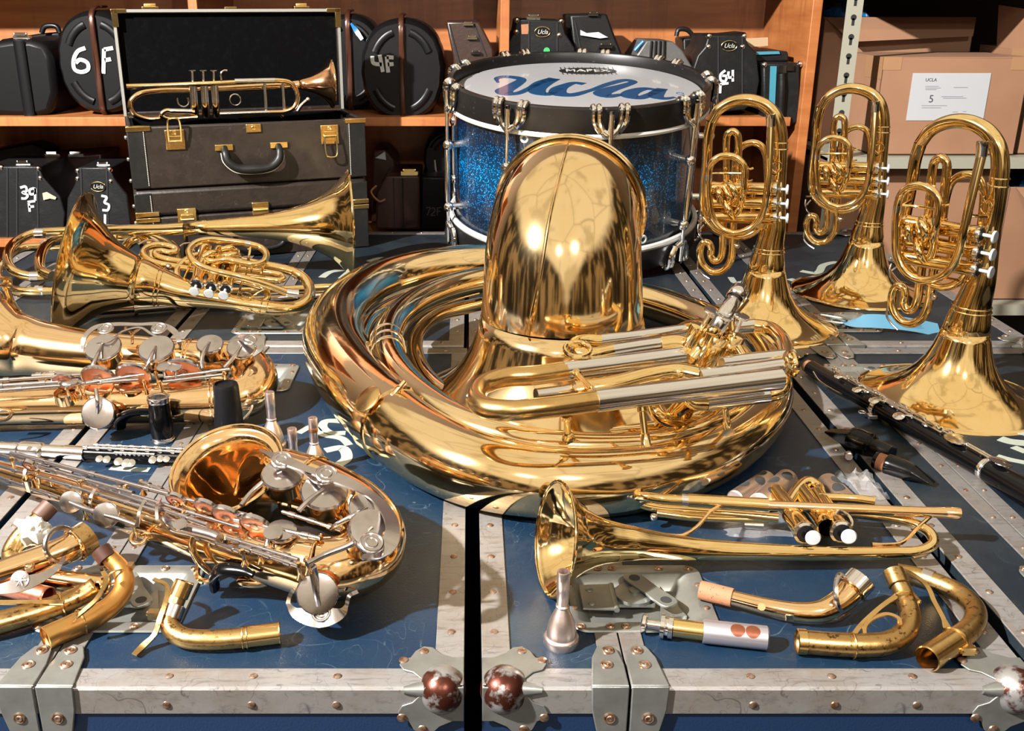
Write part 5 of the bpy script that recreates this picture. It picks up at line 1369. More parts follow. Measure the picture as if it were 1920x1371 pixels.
m = M(); m.tube([P(1478,945,.020), P(1495,920,.024), P(1515,905,.026), P(1532,912,.024), P(1540,940,.022)], [.0075,.008,.0085,.0075,.0065], 16); m.tube([P(1535,932,.030), P(1600,935,.030), P(1640,940,.030)], .0055, 14)
m.tube([P(1540,960,.022), P(1600,962,.022), P(1640,966,.02)], .0052, 14); m.build('valve_slide', BR, tr)
m = M(); m.tube([P(1390,945,.042), P(1350,950,.044), P(1330,962,.044), P(1305,990,.038), P(1280,1004,.034), P(1240,1003,.034)], .0024, 8); m.build('brace', BRR, tr)
m = M(); m.tube([P(1748,966,.042), P(1720,990,.034), P(1690,1018,.028), P(1660,1022,.027), P(1635,1021,.027)], .0024, 8); m.build('brace', BRR, tr)
m = M(); m.torus(P(1582,975,.040), (.3, -.5, .8), .011, .0020, 24, 8); m.build('finger_ring', SI, tr)

# ================================================================== CASE TRUMPET
t2 = thing('trumpet', 'gold and silver trumpet resting upright in the open brown case', 'trumpet', V((-.55, 2.50, .30)))
pc = V((CX, CY, 0)) + V((-math.sin(TH), math.cos(TH), 0))*.125
nn = V((-math.sin(TH), math.cos(TH), 0))
def T(px, py, dy=0.0):
    d = ray(px, py); o = V((0, 0, CAMZ)); t = ((pc-o).dot(nn)+dy)/d.dot(nn); return o + d*t
tx = (T(600,157)-T(300,160)).normalized()
def tt(name, lst, r, mt=BR, dy=0, n=14): 
    m = M(); m.tube([T(x, y, dy) for x, y in lst], r, n, k=6); return m.build(name, mt, t2)
tt('leadpipe', [(237,162),(300,160),(400,156),(470,153)], [.0062,.0058,.0058,.0060], BR, -.018)
tt('tuning_slide', [(470,153),(520,151),(545,156),(558,178),(552,200),(535,209),(505,211)], .0064, BRR, -.018)
tt('slide_tube', [(440,152.5),(515,151)], .0070, SI, -.018); tt('slide_tube', [(412,214),(470,212),(530,210)], .0060, SI, -.018)
tt('bell_bow', [(360,169),(300,170),(262,176),(245,192),(250,212),(275,223),(310,222),(360,221)], .0068, BRR, .015)
tt('bell_tube', [(355,169),(420,166),(500,162),(540,160),(565,159)], [.0068,.0080,.0092,.0105,.0125], BRR, .012)
c = T(621,157,.012); L = (c-T(560,159,.012)).length
m = M(); m.lathe([(.061, 0), (.060, .002), (.050, .009), (.038, .021), (.028, .035), (.020, .052), (.0155, .068), (.0125, L)], c, T(560,159,.012)-c, 60, False); o = m.build('bell', mat('rose_brass', (.72, .40, .22), .14, 1), t2, solid=.0008, angle=70)
m = M(); m.torus(c, tx, .061, .0014, 60, 8); m.build('rim_wire', BR, o)
for x in (362, 382.5, 402):
    m = M(); a, b = T(x+4, 219), T(x, 160); m.lathe([(.008, -.003), (.0095, 0), (.0095, (b-a).length*.5)], a, b-a, 22); v = m.build('valve_casing', BR, t2)
    m = M(); m.lathe([(.0097, (b-a).length*.45), (.0097, (b-a).length), (.0110, (b-a).length+.001), (.0110, (b-a).length+.008), (.006, (b-a).length+.011)], a, b-a, 22); m.build('valve_top', SI, v)
    m = M(); m.cyl(T(x-1, 152), T(x-1.5, 134), .0030, 10); m.lathe([(.004, -.003), (.009, 0), (.009, .0025), (0, .003)], T(x-1.5, 133), V((0, 0, 1)), 20); m.build('finger_button', SI, v)
tt('third_slide', [(405,214),(460,217),(525,214),(530,219)], .0055, BR, 0); tt('first_slide', [(365,211),(330,208),(310,208),(303,216),(312,222),(370,220)], .0060, BRR, -.008)
tt('slide_tube', [(318,208),(360,209)], .0066, SI, -.010)
for x in (496, 530): tt('brace', [(x, 155),(x+3, 208)], .0040, SI, -.012)
m = M(); m.torus(T(441,187,-.03), nn, .0130, .0016, 26, 6); m.build('finger_ring', SI, t2)
m = M(); m.tube([T(415,150,-.02), T(414,138,-.024), T(420,132,-.024), T(426,132,-.024)], .0022, 8); m.build('finger_hook', SI, t2)
m = M(); m.tube([T(332,184,-.03), T(335,196,-.03), T(345,201,-.03), T(354,195,-.03), T(352,183,-.03)], .0024, 8); m.build('thumb_hook', SI, t2)
m = M(); m.tube([T(558,208,-.02), T(566,196,-.02), T(578,186,-.02)], .0050, 10); m.ball(T(577,187,-.02), .0065, 12, 8); m.build('water_key', SI, t2)

# ================================================================== CLARINET
cl = thing('clarinet', 'black clarinet with silver keys lying diagonally at the right edge', 'clarinet', P(1700, 800, 0))
ca, cb = P(1520, 690, .0165), P(1990, 962, .0165)
cx_ = (cb-ca); CL = cx_.length; cu = cx_.normalized()
sd = V((0, 0, 1)).cross(cu).normalized()    # to the left of the axis
def cp(t, h=0, s=0): return ca + cu*(CL*t) + V((0, 0, h)) + sd*s
def tof(px, py, z=.0165):
    q = P(px, py, z); return (q-ca).dot(cu)/CL
m = M(); t1, t2_ = tof(1655, 762), tof(1862, 878)
m.lathe([(.0125, 0), (.0128, .003), (.0128, CL*t1)], ca, cu, 32); m.build('upper_joint', EBO, cl)
m = M(); m.lathe([(.0134, CL*t1), (.0138, CL*t2_), ], ca, cu, 32); m.build('lower_joint', EBO, cl)
m = M(); m.lathe([(.0150, CL*t2_+.004), (.0155, CL*t2_+.03), (.020, CL)], ca, cu, 36); m.build('bell_joint', EBO, cl)
for tq, nm in ((t1, 'joint_ring'), (t2_, 'bell_ring')):
    m = M(); m.lathe([(.0142, CL*tq-.003), (.0155, CL*tq-.002), (.0155, CL*tq+.003), (.0148, CL*tq+.004)], ca, cu, 36); m.torus(ca+cu*(CL*tq+.006), cu, .0152, .0010, 36, 6); m.build(nm, SI, cl)
m = M(); m.lathe([(.0105, -.010), (.0108, -.002), (.0108, 0)], ca, cu, 28); m.build('tenon_cork', CORK, cl)
random.seed(11)
for t0, t1_, h, s in ((.10,.30,.0165,.006), (.13,.42,.0170,.001), (.33,.58,.0175,.004), (.37,.60,.0165,-.003), (.60,.66,.0175,.002), (.62,.80,.018,.004), (.64,.79,.017,.000)):
    m = M(); m.cyl(cp(t0, h, s), cp(t1_, h, s), .0018, 10)
    n_ = max(2, int((t1_-t0)/.05))
    for i in range(n_+1):
        c = cp(t0+(t1_-t0)*i/n_, h, s); m.cyl(c-cu*.0022, c+cu*.0022, .0024, 10); m.cyl(c, c-V((0, 0, .006)), .0014, 8)
    m.build('key_rod', SI, cl)
for tq, h, s, r in ((.10,.0165,.011,.0052), (.165,.017,-.009,.0045), (.20,.018,.007,.005), (.245,.018,.000,.0050), (.30,.018,.008,.0050), (.265,.014,-.012,.0050), (.335,.018,.003,.0058), (.35,.014,-.0135,.0055), (.42,.018,.009,.0055), (.46,.012,-.0140,.0060), (.50,.019,.004,.0060), (.555,.019,.002,.0065), (.60,.018,.010,.0055), (.655,.019,-.003,.0105), (.80,.019,.002,.0095)):
    r *= 1.25; c = cp(tq, h, s); ax = (V((0, 0, 1))*.9 + sd*(s*40)*.9).normalized()
    m = M(); b_ = len(m.v); m.lathe([(r, 0), (r, .0012), (r*.6, .0022), (0, .0024)], c, ax, 22)
    for i in range(b_, len(m.v)):   # lengthen along the body
        d = m.v[i]-c; m.v[i] = m.v[i] + cu*(d.dot(cu)*.35)
    m.tube([c+ax*.001, (c + cp(tq+.03, .0175, s*.5))/2 + V((0, 0, .002)), cp(tq+.03, .0175, s*.5)], .0013, 8); m.build('key_touch', SI, cl)
for tq, s in ((.28,.002), (.36,.002), (.48,.002), (.54,.002), (.40, .006)):
    m = M(); m.torus(cp(tq, .0150, s*.3), V((0, 0, 1)), .0065, .0012, 22, 6); m.build('ring_key', SI, cl)
m = M(); m.tube([cp(.05,.004,-.013), cp(.09,-.003,-.0155), cp(.16,-.005,-.0155), cp(.21,-.004,-.015)], .0016, 8); m.build('register_key', SIK, cl)
m = M(); m.box(cp(.37,-.006,-.022), (.014, .012, .006)); m.torus(cp(.345,-.004,-.030), (0, 0, 1), .005, .0013, 18, 6); m.tube([cp(.33, -.002, -.015), cp(.365,-.004,-.022)], .0018, 8); m.build('thumb_rest', SIK, cl, bevel=.001)

# mouthpieces beside it
sm = thing('saxophone_mouthpiece', 'fat black mouthpiece with a brass ligature screw beside the clarinet', 'mouthpiece', P(1630, 840, 0))
a, b = P(1600, 822, .0175), P(1672, 852, .0155); d = (b-a).normalized(); L = (b-a).length
m = M(); m.lathe([(.0145, -.004), (.0165, 0), (.0170, .006), (.0170, L*.42), (.0145, L*.46), (.0150, L*.5), (.0118, L*.55), (.0115, L*.95), (.0125, L*.97), (.0125, L)], a, d, 36); m.build('body', EBO, sm)
m = M(); t_ = P(1552, 806, .020); m.prism([a+V((0, 0, .013))-d*.002, a-V((0, 0, .010))-d*.002, t_-V((0, 0, .003)), t_], sd*.001); 
m = M(); pts = []; sv = d.cross(V((0, 0, 1))).normalized()
b_ = len(m.v); m.v += [a+sv*.0135+V((0, 0, .0105)), a-sv*.0135+V((0, 0, .0105)), a-sv*.0135-V((0, 0, .0120)), a+sv*.0135-V((0, 0, .0120)), t_+sv*.0085, t_-sv*.0085, t_-sv*.0085-V((0, 0, .003)), t_+sv*.0085-V((0, 0, .003))]
for q in ((0,1,5,4),(3,7,6,2),(1,2,6,5),(0,4,7,3),(4,5,6,7),(0,3,2,1)): m.f.append(tuple(b_+i for i in q))
m.build('beak', EBO, sm, bevel=.002)
m = M(); q = P(1590, 855, .010); m.lathe([(.0050, 0), (.0062, .001), (.0062, .006), (.0030, .0065), (.0028, .012)], q-V((0, .004, 0)), V((.25, 1, .1)), 18); m.build('ligature_screw', SIK, sm)
cm = thing('clarinet_mouthpiece', 'slim black clarinet mouthpiece with a cork end beside the fat mouthpiece', 'mouthpiece', P(1690, 875, 0))
a, b = P(1640, 862, .0125), P(1752, 902, .009); d = (b-a).normalized(); L = (b-a).length
m = M(); m.lathe([(.0105, L*.06), (.0118, L*.065), (.0118, L*.20), (.0105, L*.205)], a, d, 30); m.build('tenon_cork', CORK, cm)
m = M(); m.lathe([(.0110, 0), (.0118, .001), (.0118, L*.055), (.0110, L*.06)], a, d, 30); m.lathe([(.0122, L*.21), (.0142, L*.215), (.0146, L*.26), (.0142, L*.30), (.0135, L*.55), (.0120, L*.66)], a, d, 32)
m.build('body', EBO, cm)
e = a+d*(L*.655); t_ = a+d*L-V((0, 0, .003)); sv = d.cross(V((0, 0, 1))).normalized()
m = M(); rows = []
for k in range(7):
    f = k/6; c = e.lerp(t_, f); w, hgt = .0120*(1-f)+.0065*f, .0118*(1-f)+.0006*f
    rows.append(len(m.v)); m.v += [c + sv*(w*math.cos(2*math.pi*i/24)) + V((0, 0, hgt*math.sin(2*math.pi*i/24)*(1 if math.sin(2*math.pi*i/24) > 0 else .9))) for i in range(24)]
for p, q in zip(rows, rows[1:]):
    for j in range(24): m.f.append((p+j, p+(j+1) % 24, q+(j+1) % 24, q+j))
m.f.append(tuple(rows[-1]+j for j in range(24))); m.build('beak', EBO, cm)

# ================================================================== PICCOLO
pi = thing('piccolo', 'piccolo with silver head joint and black keyed body, left of the alto bell', 'piccolo', P(180, 850, 0))
a, b = P(-60, 836, .012), P(158, 850, .012); c_ = P(160, 850.2, .012); e = P(372, 860, .012)
m = M(); m.cyl(a, b, .0090, 26); h = m.build('head_joint', SI, pi)
m = M(); m.cyl(P(122,847.7,.012), P(160,850.2,.012), .0100, 26, .0006); m.torus(P(160,850.2,.012), b-a, .0098, .0010, 30, 6); m.build('socket', SI, h)
m = M(); m.tube([P(30,841,.013), P(40,842,.013), P(60,843,.013), P(78,844.5,.013), P(86,845,.013)], [.006,.0122,.0128,.0122,.006], 24, sy=.85); m.lathe([(.0042, .0), (.0042, .0006), (0, .0006)], P(55,841,.0235), (0, -.2, 1), 20); m.build('lip_plate', SI, h)
m = M(); m.cyl(c_, e, .0086, 26); m.build('body', EBO, pi)
for hh, s, t0, t1_, r in ((.0235,.004,.10,.95,.0016), (.0225,-.003,.02,.90,.0018), (.0190,-.008,.30,.62,.0013)):
    d = e-c_; sv = V((0, 1, 0)); p_ = c_+d*t0+V((0, s, hh-.012)); q_ = c_+d*t1_+V((0, s, hh-.012))
    m = M(); m.cyl(p_, q_, r, 10)
    for i in range(9):
        w = p_.lerp(q_, i/8); m.cyl(w-d.normalized()*.0028, w+d.normalized()*.0028, r*1.7, 10); m.ball(w-V((0, 0, .002)), r*1.6, 8, 6)
    m.build('key_rod', SI, pi)
for x, y, r in ((186,861,.0052), (200,862,.0055), (222,866,.0060), (237,869,.0065), (246,869,.0060), (286,863,.0055), (300,861,.0050), (312,861,.0050)):
    m = M(); m.lathe([(r, 0), (r, .001), (r*.6, .002), (0, .002)], P(x, y, .0135), (0, -.6, .8), 20); m.build('key_touch', SI, pi)
m = M()
for i in range(8):
    w = c_.lerp(e, .18+i*.095)+V((0, .003, .0105)); m.lathe([(.0045, 0), (.0045, .0012), (.003, .002), (0, .002)], w, (0, .1, 1), 18)
m.build('key_cup', SI, pi)

# ================================================================== BARREL, CAP, CUP MOUTHPIECES
ba = thing('clarinet_barrel', 'short black clarinet barrel with silver rings standing by the tenor saxophone', 'barrel', P(306, 826, 0))
o_ = P(306, 826, 0)
m = M(); m.lathe([(.0150, .005), (.0160, .012), (.0168, .022), (.0160, .040), (.0148, .056), (.0148, .062)], o_, up, 40); m.build('body', EBO, ba)
for z in (0, .0600):
    m = M(); m.lathe([(.0150, z+.0), (.0172, z+.001), (.0172, z+.0035), (.0160, z+.0042), (.0165, z+.0055), (.0160, z+.0075)] if z == 0 else [(.0150, z), (.0158, z+.001), (.0155, z+.003), (.0160, z+.0045), (.0160, z+.0085), (.0130, z+.0088), (.0105, z+.0080), (.0100, z)], o_, up, 40, z == 0); m.build('end_ring', SI, ba)
m = M(); m.lathe([(.0100, .0), (.0098, .0005)], o_+V((0, 0, .0600)), up, 30); m.build('bore', DARK, ba)
cpn = M(); cpn.lathe([(.0215, 0), (.0215, .003), (.0205, .03), (.0178, .088), (.0165, .0925), (.0150, .093), (.0147, .090), (0, .090)], P(433, 832, 0), up, 40)
tag(cpn.build('mouthpiece_cap', mat('satin_black_plastic', (.005, .005, .006), .45, spec=.12)), 'black plastic mouthpiece cap standing behind the alto saxophone bell', 'cap')
def cup(name, label, px, py, s, prof=None, tarn=False, tilt=None):
    c = P(px, py, 0); t = thing(name, label, 'mouthpiece', c)
    pr = [(0, .0008), (.0150, .0008), (.0180, 0), (.0187, .002), (.0187, .0085), (.0178, .0105), (.0162, .0115), (.0160, .014), (.0155, .018), (.0138, .027), (.0108, .035), (.0078, .0415), (.0062, .045), (.0072, .0463), (.0072, .0478), (.0060, .049)]
    m = M(); m.lathe([(r*s, h*s) for r, h in pr], c, up, 44, False); m.build('cup', SIP, t)
    m = M(); m.lathe([(r*s, h*s) for r, h in [(.0058, .048), (.0062, .052), (.0064, .066), (.0068, .0665), (.0070, .088), (.0066, .089), (.0052, .089), (.0048, .080)]], c, up, 30, False); m.build('shank', SIP, t)
    if tarn:
        m = M(); m.lathe([(.00655*s, .066*s), (.0069*s, .0665*s), (.0070*s, .073*s), (.0067*s, .0735*s)], c, up, 30, False); m.build('worn_band', mat('copper_wear', (.50, .22, .10), .35, 1), t)
    return t
G_ = None
cup('brass_mouthpiece', 'silver cup mouthpiece standing alone in front of the trumpet bell', 1052, 1207, .93)
cup('brass_mouthpiece', 'tallest cup mouthpiece standing beside the black cap', 513, 842, .98)
cup('brass_mouthpiece', 'small cup mouthpiece half hidden behind the alto key guard', 554, 905, .88)
cup('brass_mouthpiece', 'cup mouthpiece with a coppery worn band beside the sousaphone', 592, 883, .88, tarn=True)

# ================================================================== SAX NECKS
def neck(label, lst, mt, name='saxophone_neck', k=7, n=22):
    pts = [P(x, y, z) for x, y, z, r in lst]; c = pts[len(pts)//2].copy(); c.z = 0
    t = thing(name, label, 'saxophone neck', c)
    m = M(); m.tube(pts, [r for *_, r in lst], n, k=k, cap=False); b = m.build('neck_tube', mt, t, solid=.0008, angle=70)
    t['_tube'] = b.name
    return t
def band(t, name, lst, w, th, mt, upv=(0, -.3, 1)):
    m = M(); m.band([P(*q) for q in lst], w, th, upv, 7); return m.build(name, mt, t)
def sleeve(t, name, a, b, r, mt):
    m = M(); a, b = P(*a), P(*b); L = (b-a).length
    m.lathe([(r-.0012, 0), (r, .0006), (r, L-.0006), (r-.0012, L)], a, b-a, 26, False); return m.build(name, mt, t)
def ringk(t, c, nrm, Rr, r, mt=SIK, name='octave_ring'):
    m = M(); m.torus(P(*c), nrm, Rr, r, 34, 8); return m.build(name, mt, t)
# bottom left pile
n1 = neck('ochre old brass saxophone neck across the latch at bottom left', [(88,1196,.014,.0112),(130,1178,.014,.0112),(180,1155,.015,.0108),(215,1130,.018,.0102),(233,1100,.026,.0098),(228,1070,.036,.0092),(212,1052,.044,.0088),(200,1040,.050,.0085)], mat('ochre_brass', (.52, .27, .08), .34, 1, (50, (.25, .11, .04), .55, .72), (90, .2)))
sleeve(n1, 'tenon', (84,1198,.014), (150,1168,.014), .0118, mat('ochre_tenon', (.58, .34, .11), .3, 1, bump=(80, .1)))
m = M(); m.torus(P(152,1167,.014), P(180,1155,.015)-P(88,1196,.014), .0122, .0014, 30, 8); m.torus(P(216,1082,.034), P(212,1052,.044)-P(232,1095,.030), .0108, .0012, 30, 8); m.build('collar', BRM, n1)
sleeve(n1, 'cork_end', (203,1050,.046), (188,1030,.055), .0105, mat('dark_cork', (.06, .02, .010), .6, spec=.15))
band(n1, 'octave_key', [(193,1072,.052),(200,1085,.050),(180,1125,.045),(150,1152,.036),(138,1163,.030)], .0045, .002, BRO)
m = M(); m.box(P(238,1062,.040), (.014, .008, .006)); m.cyl(P(225,1066,.040), P(246,1058,.040), .0022, 8); m.build('key_saddle', BRM, n1)
n2 = neck('worn brass saxophone neck with a silver solder patch in front of the latch', [(520,1188,.012,.0100),(455,1196,.012,.0098),(390,1200,.012,.0096),(345,1196,.012,.0095),(322,1180,.014,.0095),(318,1158,.020,.0093),(328,1130,.030,.0090),(342,1100,.042,.0085)], BRO)
sleeve(n2, 'tenon', (453,1196,.012), (526,1187,.012), .0108, BRM)
m = M()
for x, y in ((455,1196),(463,1195),(524,1187)): m.torus(P(x, y, .012), P(520,1188,.012)-P(455,1196,.012), .0108, .0009, 28, 6)
m.build('collar', BRM, n2)
sleeve(n2, 'solder_patch', (321,1160,.020), (331,1135,.029), .0098, SIK)
sleeve(n2, 'neck_end', (334,1120,.034), (347,1090,.047), .0098, BRM)
band(n2, 'octave_key', [(288,1086,.040),(312,1098,.040),(312,1125,.036),(300,1160,.026),(290,1190,.014),(268,1212,.006),(252,1228,.004)], [.004,.004,.005,.005,.005,.007,.006], .0018, BRO)
m = M(); m.box(P(288,1152,.022), (.010, .008, .008)); m.cyl(P(276,1150,.022), P(300,1154,.022), .0024, 8); m.build('key_saddle', BRM, n2)
n3 = neck('big shiny saxophone neck with a silver octave ring at the left edge', [(-60,1092,.032,.0095),(0,1072,.034,.0115),(50,1056,.036,.0130),(95,1042,.038,.0145),(130,1028,.040,.0158),(150,1016,.042,.0165)], BRR)
sleeve(n3, 'tenon', (143,1021,.041), (168,1005,.044), .0185, BRO)
m = M(); m.torus(P(141,1022,.041), P(168,1005,.044)-P(130,1028,.040), .0180, .0018, 34, 8); m.build('collar', BRR, n3)
ringk(n3, (115,1022,.050), (.75, -.45, .35), .0185, .0030)
band(n3, 'octave_key', [(-40,1110,.048),(0,1105,.050),(40,1096,.052),(80,1082,.052),(110,1062,.054),(120,1045,.054)], [.006,.010,.015,.010,.006,.004], .0022, SIK, (0, -.75, .65))
m = M(); m.lathe([(.0095, 0), (.0095, .0015), (.008, .002), (0, .002)], P(38,1088,.055), (0, -.75, .65), 28)
for i in range(3):
    a_ = math.pi*i/3; m.band([P(38,1088,.0575)+V((.006*math.cos(a_), .004*math.sin(a_), .005*math.sin(a_))), P(38,1088,.0575)-V((.006*math.cos(a_), .004*math.sin(a_), .005*math.sin(a_)))], .0012, .001, (0, -.75, .65))
m.build('key_emblem', SIK, n3)
m = M(); m.box(P(56,1064,.055), (.009, .008, .008)); m.build('key_saddle', BRR, n3, bevel=.002)
n4 = neck('brass saxophone neck wrapped in white tissue at the left edge', [(55,1058,.012,.0105),(32,1056,.014,.0105),(22,1040,.018,.0105),(30,1018,.026,.0100),(48,995,.036,.0092),(72,972,.044,.0085),(88,955,.050,.0082)], BRO)
sleeve(n4, 'cork_end', (72,972,.044), (95,948,.053), .0105, mat('brown_cork', (.10, .035, .014), .5))
ringk(n4, (58,1040,.020), (.2, -.5, .8), .0120, .0022, BRM)
m = M(); m.cyl(P(70,1010,.03), P(84,1044,.014), .0022, 8); m.build('key_arm', BRO, n4)
m = M(); c = P(62, 996, .040)
m.ball((0, 0, 0), 1, 26, 16)
for i, v in enumerate(m.v):
    k = 1 + .55*noise.noise(v*1.9+V((3, 1, 0))) + .25*noise.noise(v*5.1)
    m.v[i] = c + V((v.x*.0175*k, v.y*.013*k, v.z*.0165*k))
tag(m.build('tissue_wrap', CLOTH, angle=25), 'crumpled white tissue tied around the neck at the left edge', 'tissue')
n5 = neck('straight brass neck tube lying under the pile at bottom left', [(70,1080,.016,.0095),(110,1086,.016,.0098),(150,1092,.016,.0100),(200,1098,.016,.0095)], BRR)
n6 = neck('dull brass saxophone neck lying at the left edge in front of the pile', [(-60,1182,.014,.0115),(0,1168,.014,.0115),(50,1154,.014,.0112),(100,1138,.015,.0108),(150,1118,.018,.0102),(180,1100,.024,.0098)], BRO)
m = M(); m.torus(P(115,1132,.016), P(150,1118,.018)-P(100,1138,.015), .0118, .0013, 30, 8); m.build('collar', BRM, n6)
band(n6, 'octave_key', [(-40,1130,.020),(40,1130,.024),(90,1130,.026),(120,1130,.026)], .005, .002, BRM)
n7 = neck('reddish copper neck tube with an open end under the shiny neck', [(0,1100,.014,.0098),(40,1108,.014,.0100),(92,1120,.014,.0104)], mat('reddish_copper', (.62, .25, .16), .3, 1, (50, (.35, .12, .08), .45, .7)))
# bottom right group
r1 = neck('golden saxophone neck with a speckled cork end, bottom right', [(1312,1106,.014,.0072),(1375,1122,.014,.0076),(1440,1138,.014,.0085),(1500,1148,.014,.0098),(1540,1146,.016,.0110),(1572,1130,.021,.0122),(1592,1112,.028,.0130),(1600,1102,.032,.0132)], BRR)
sleeve(r1, 'cork_end', (1312,1106,.014), (1374,1121.5,.014), .0100, CORK)
sleeve(r1, 'tenon', (1597,1106,.031), (1618,1084,.041), .0150, SIG)
m = M(); m.torus(P(1598,1105,.0315), P(1618,1084,.041)-P(1585,1118,.026), .0148, .0016, 32, 8); m.build('collar', BRR, r1)
ringk(r1, (1578,1112,.032), (.75, -.5, .3), .0185, .0026)
band(r1, 'octave_key', [(1424,1142,.010),(1440,1150,.008),(1475,1160,.006),(1520,1165,.005),(1570,1162,.005),(1592,1150,.008)], [.006,.005,.005,.006,.006,.004], .002, SIK)
m = M(); m.box(P(1479,1153,.012), (.010, .012, .008)); m.box(P(1558,1152,.013), (.012, .012, .008)); m.build('key_saddle', BRR, r1, bevel=.001)
m = M(); m.cyl(P(1424,1142,.008), P(1428,1138,.018), .004, 12); m.build('octave_pad', BRR, r1)
r2_ = neck('dull brass J-shaped saxophone neck at bottom right', [(1496,1203,.013,.0112),(1560,1208,.013,.0112),(1620,1210,.013,.0112),(1668,1205,.014,.0110),(1698,1185,.017,.0106),(1706,1155,.022,.0102),(1697,1120,.030,.0096),(1684,1092,.038,.0090),(1678,1080,.042,.0088)], BRO)
sleeve(r2_, 'tenon', (1494,1202.8,.013), (1512,1204,.013), .0125, BRM)
sleeve(r2_, 'neck_end', (1686,1098,.037), (1674,1070,.045), .0105, BRO)
m = M(); m.torus(P(1598,1210,.013), (1, 0, 0), .0122, .0010, 28, 6); m.torus(P(1692,1122,.031), P(1680,1085,.04)-P(1700,1140,.026), .0112, .0013, 28, 6); m.build('collar', BRM, r2_)
m = M(); m.tube([P(1622,1196,.020), P(1622,1175,.026), P(1640,1158,.030), P(1665,1152,.032), P(1685,1160,.030), P(1688,1170,.028)], .0024, 8, sy=.6); m.build('octave_loop', BRM, r2_)
band(r2_, 'octave_key', [(1680,1118,.042),(1650,1140,.036),(1615,1172,.026),(1598,1194,.022)], .0045, .002, BRM)
m = M(); m.box(P(1713,1124,.030), (.008, .010, .006)); m.cyl(P(1700,1118,.030), P(1726,1130,.030), .0022, 8); m.build('key_saddle', BRM, r2_)
r3_ = neck('curved brass saxophone neck with an open end at far bottom right', [(1682,1072,.014,.0085),(1720,1080,.014,.0092),(1760,1094,.014,.0096),(1798,1112,.014,.0100),(1826,1140,.014,.0104),(1826,1170,.014,.0108),(1802,1194,.014,.0112),(1770,1214,.014,.0114)], BRO)
sleeve(r3_, 'tenon', (1790,1202,.014), (1738,1236,.014), .0126, BRM)
sleeve(r3_, 'solder_patch', (1728,1081,.014), (1750,1089,.014), .0106, SIK)
m = M(); m.torus(P(1790,1202,.014), P(1770,1214,.014)-P(1802,1194,.014), .0130, .0012, 30, 6); m.build('collar', BRM, r3_)
band(r3_, 'octave_key', [(1676,1066,.022),(1700,1072,.026),(1735,1096,.026),(1752,1130,.022),(1768,1160,.018),(1776,1180,.016)], [.004,.005,.005,.005,.005,.008], .002, BRM)
m = M(); m.box(P(1812,1216,.014), (.012, .012, .008)); m.cyl(P(1800,1222,.014), P(1826,1214,.014), .0026, 8); m.build('key_saddle', BRM, r3_)

# ================================================================== PISTONS AND SMALL PARTS
def port(t, c, dn, uu, sd_, ang, r, hr, st, mt):
    m = M(); n_ = 24; rows = []
    for f in (1, .75, .5, .25):
        rows.append(len(m.v))
        for i in range(n_):
            q = 2*math.pi*i/n_; be = R(ang) + f*hr*math.sin(q)/r
            m.v.append(c + dn*(f*hr*math.cos(q)*st) + (uu*math.cos(be)+sd_*math.sin(be))*(r+.00012+.0002*(1-f)))
    for p, q in zip(rows, rows[1:]):
        for i in range(n_): m.f.append((p+i, p+(i+1) % n_, q+(i+1) % n_, q+i))
    m.f.append(tuple(rows[-1]+i for i in range(n_)))
    return m.build('port', mt, t)
def piston(label, a, b, r, holes, mt=SIP, group=None):
    a, b = P(*a), P(*b); c = (a+b)/2; c.z = 0; t = thing('valve_piston', label, 'valve piston', c, group); d = (b-a); L = d.length; dn = d.normalized()
    m = M(); m.lathe([(r*.90, 0), (r, .001), (r, L-.003), (r*.85, L), (r*.45, L+.0003)], a, dn, 36); m.build('piston_body', mt, t)
    sd_ = dn.cross(up).normalized(); uu = sd_.cross(dn).normalized()
    for u, ang, hr in holes:
        nrm = uu*math.cos(R(ang)) + sd_*math.sin(R(ang)); cc = a + dn*(L*u)
        port(t, cc, dn, uu, sd_, ang, r, hr, 1.25, DARK)
    return t
piston('ported silver piston nearest the sousaphone', (1378,938,.013), (1440,898,.013), .0125, ((.32,-20,.007),(.62,25,.007),(.85,-15,.006)))
piston('ported silver piston second from the sousaphone', (1424,946,.0145), (1478,898,.0145), .0145, ((.25,30,.007),(.55,-20,.008),(.80,20,.0075)))
piston('ported silver piston leaning the other way beside the plastic bag', (1590,945,.013), (1548,903,.013), .0135, ((.35,-15,.008),(.66,20,.008)))
px_ = thing('valve_piston', 'piston with chrome stem, brass spring barrel and two-holed grey end by the latch', 'valve piston', P(1320, 1185, 0))
def seg(a, b, prof, name, mt):
    a, b = P(*a), P(*b); L = (b-a).length; m = M(); m.lathe([(r, u*L) for r, u in prof], a, b-a, 32); return m.build(name, mt, px_)
seg((1204,1168,.012), (1214,1170,.012), [(.0085,0),(.0098,.2),(.0098,.8),(.0085,1)], 'finger_button', SI)
seg((1214,1170,.012), (1242,1174,.012), [(.0048,0),(.0048,1)], 'stem', SI)
seg((1238,1173,.012), (1262,1177,.012), [(.0075,0),(.0125,.05),(.0128,.35),(.0095,.4),(.0100,.62),(.0115,.66),(.0115,1)], 'top_cap', SI)
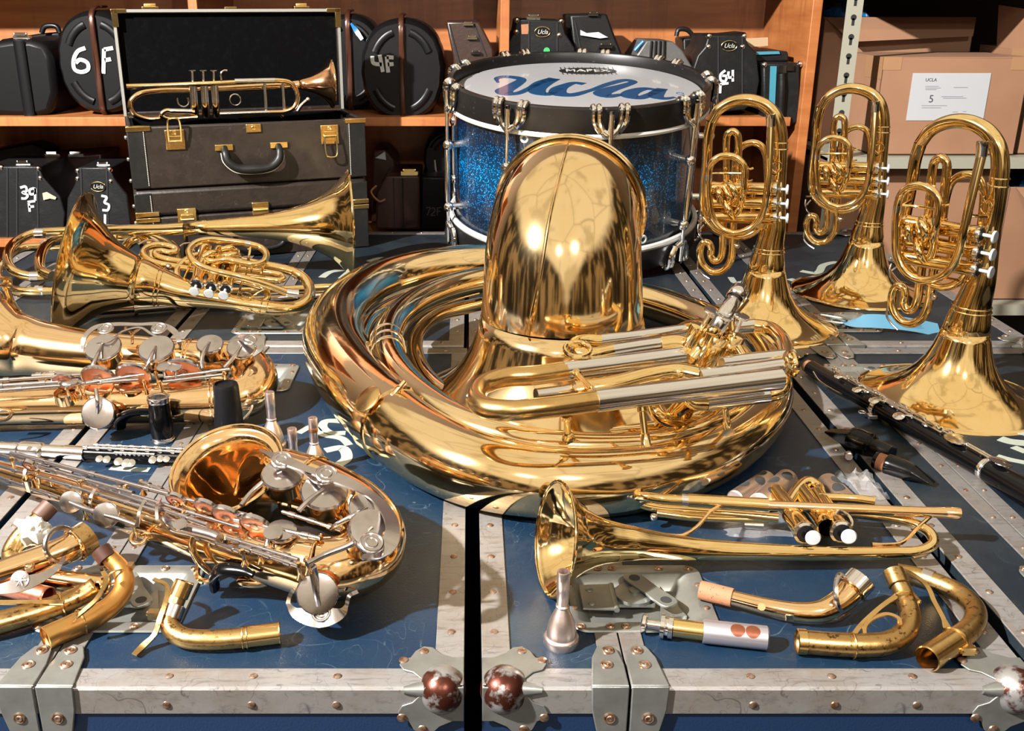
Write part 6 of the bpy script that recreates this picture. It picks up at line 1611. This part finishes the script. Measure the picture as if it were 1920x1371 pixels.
seg((1262,1177,.012), (1318,1184,.012), [(.0092,0),(.0092,1)], 'spring_barrel', GLD)
gb = seg((1318,1184,.012), (1440,1197,.012), [(.0115,0),(.0118,.02),(.0118,.98),(.0105,1)], 'piston_body', mat('grey_nickel', (.42, .40, .44), .3, .9))
for f_ in (.52, .75):
    a, b = P(1318,1184,.012), P(1440,1197,.012); d = b-a; c = a+d*f_; dn = d.normalized(); sd_ = dn.cross(up).normalized(); uu = sd_.cross(dn)
    port(px_, c, dn, uu, sd_, 30, .0118, .0070, 1.0, mat('dark_copper_bore', (.12, .035, .015), .4, .6))
# bags
q = P(1430, 988, 0); w = (P(1490, 990, 0)-P(1340, 990, 0)).length/2
tag(crumple(q.x, q.y, .001, w, .026, .012, 16, 2).build('plastic_bag', BAG, angle=15), 'clear crumpled plastic bag under the front trumpet valves', 'plastic bag')
q = P(1612, 915, 0)
tag(crumple(q.x, q.y, .001, .026, .035, .020, 13, 9).build('plastic_bag', BAG, angle=15), 'small clear plastic bag end behind the front trumpet leadpipe', 'plastic bag')
# blue tag
tg = thing('paper_tag', 'light blue card tag tied with white string on the rear case latch', 'tag', P(1670, 605, 0))
m = M(); tp = [(1588,600,.002),(1600,602,.010),(1640,602,.016),(1690,606,.014),(1735,614,.006),(1762,620,.001)]
m.band([P(*q_) for q_ in tp], [.018,.050,.052,.052,.052,.052], .0006, (0, -.25, 1), 6); m.build('card', TAGB, tg)
m = M(); m.tube([P(1592,602,.004), P(1575,596,.02), P(1552,592,.016), P(1535,590,.010), P(1540,600,.012), P(1580,606,.010)], .0016, 6); m.build('string', STI, tg)
TI = mat('faint_blue_ink', (.05, .20, .34), .7)
for i in range(4):
    x0 = 1693 + i*3; x1 = 1722 + i*2; y = 601 + i*3.5
    m = M(); m.band([P(x0, y, .0158-.0008*i), P(x1, y+1, .0130-.0008*i)], .0012, .0004, (0, -.25, 1)); m.build('printed_line', TI, tg)

for o in bpy.data.objects:
    if '_o' in o: del o['_o']
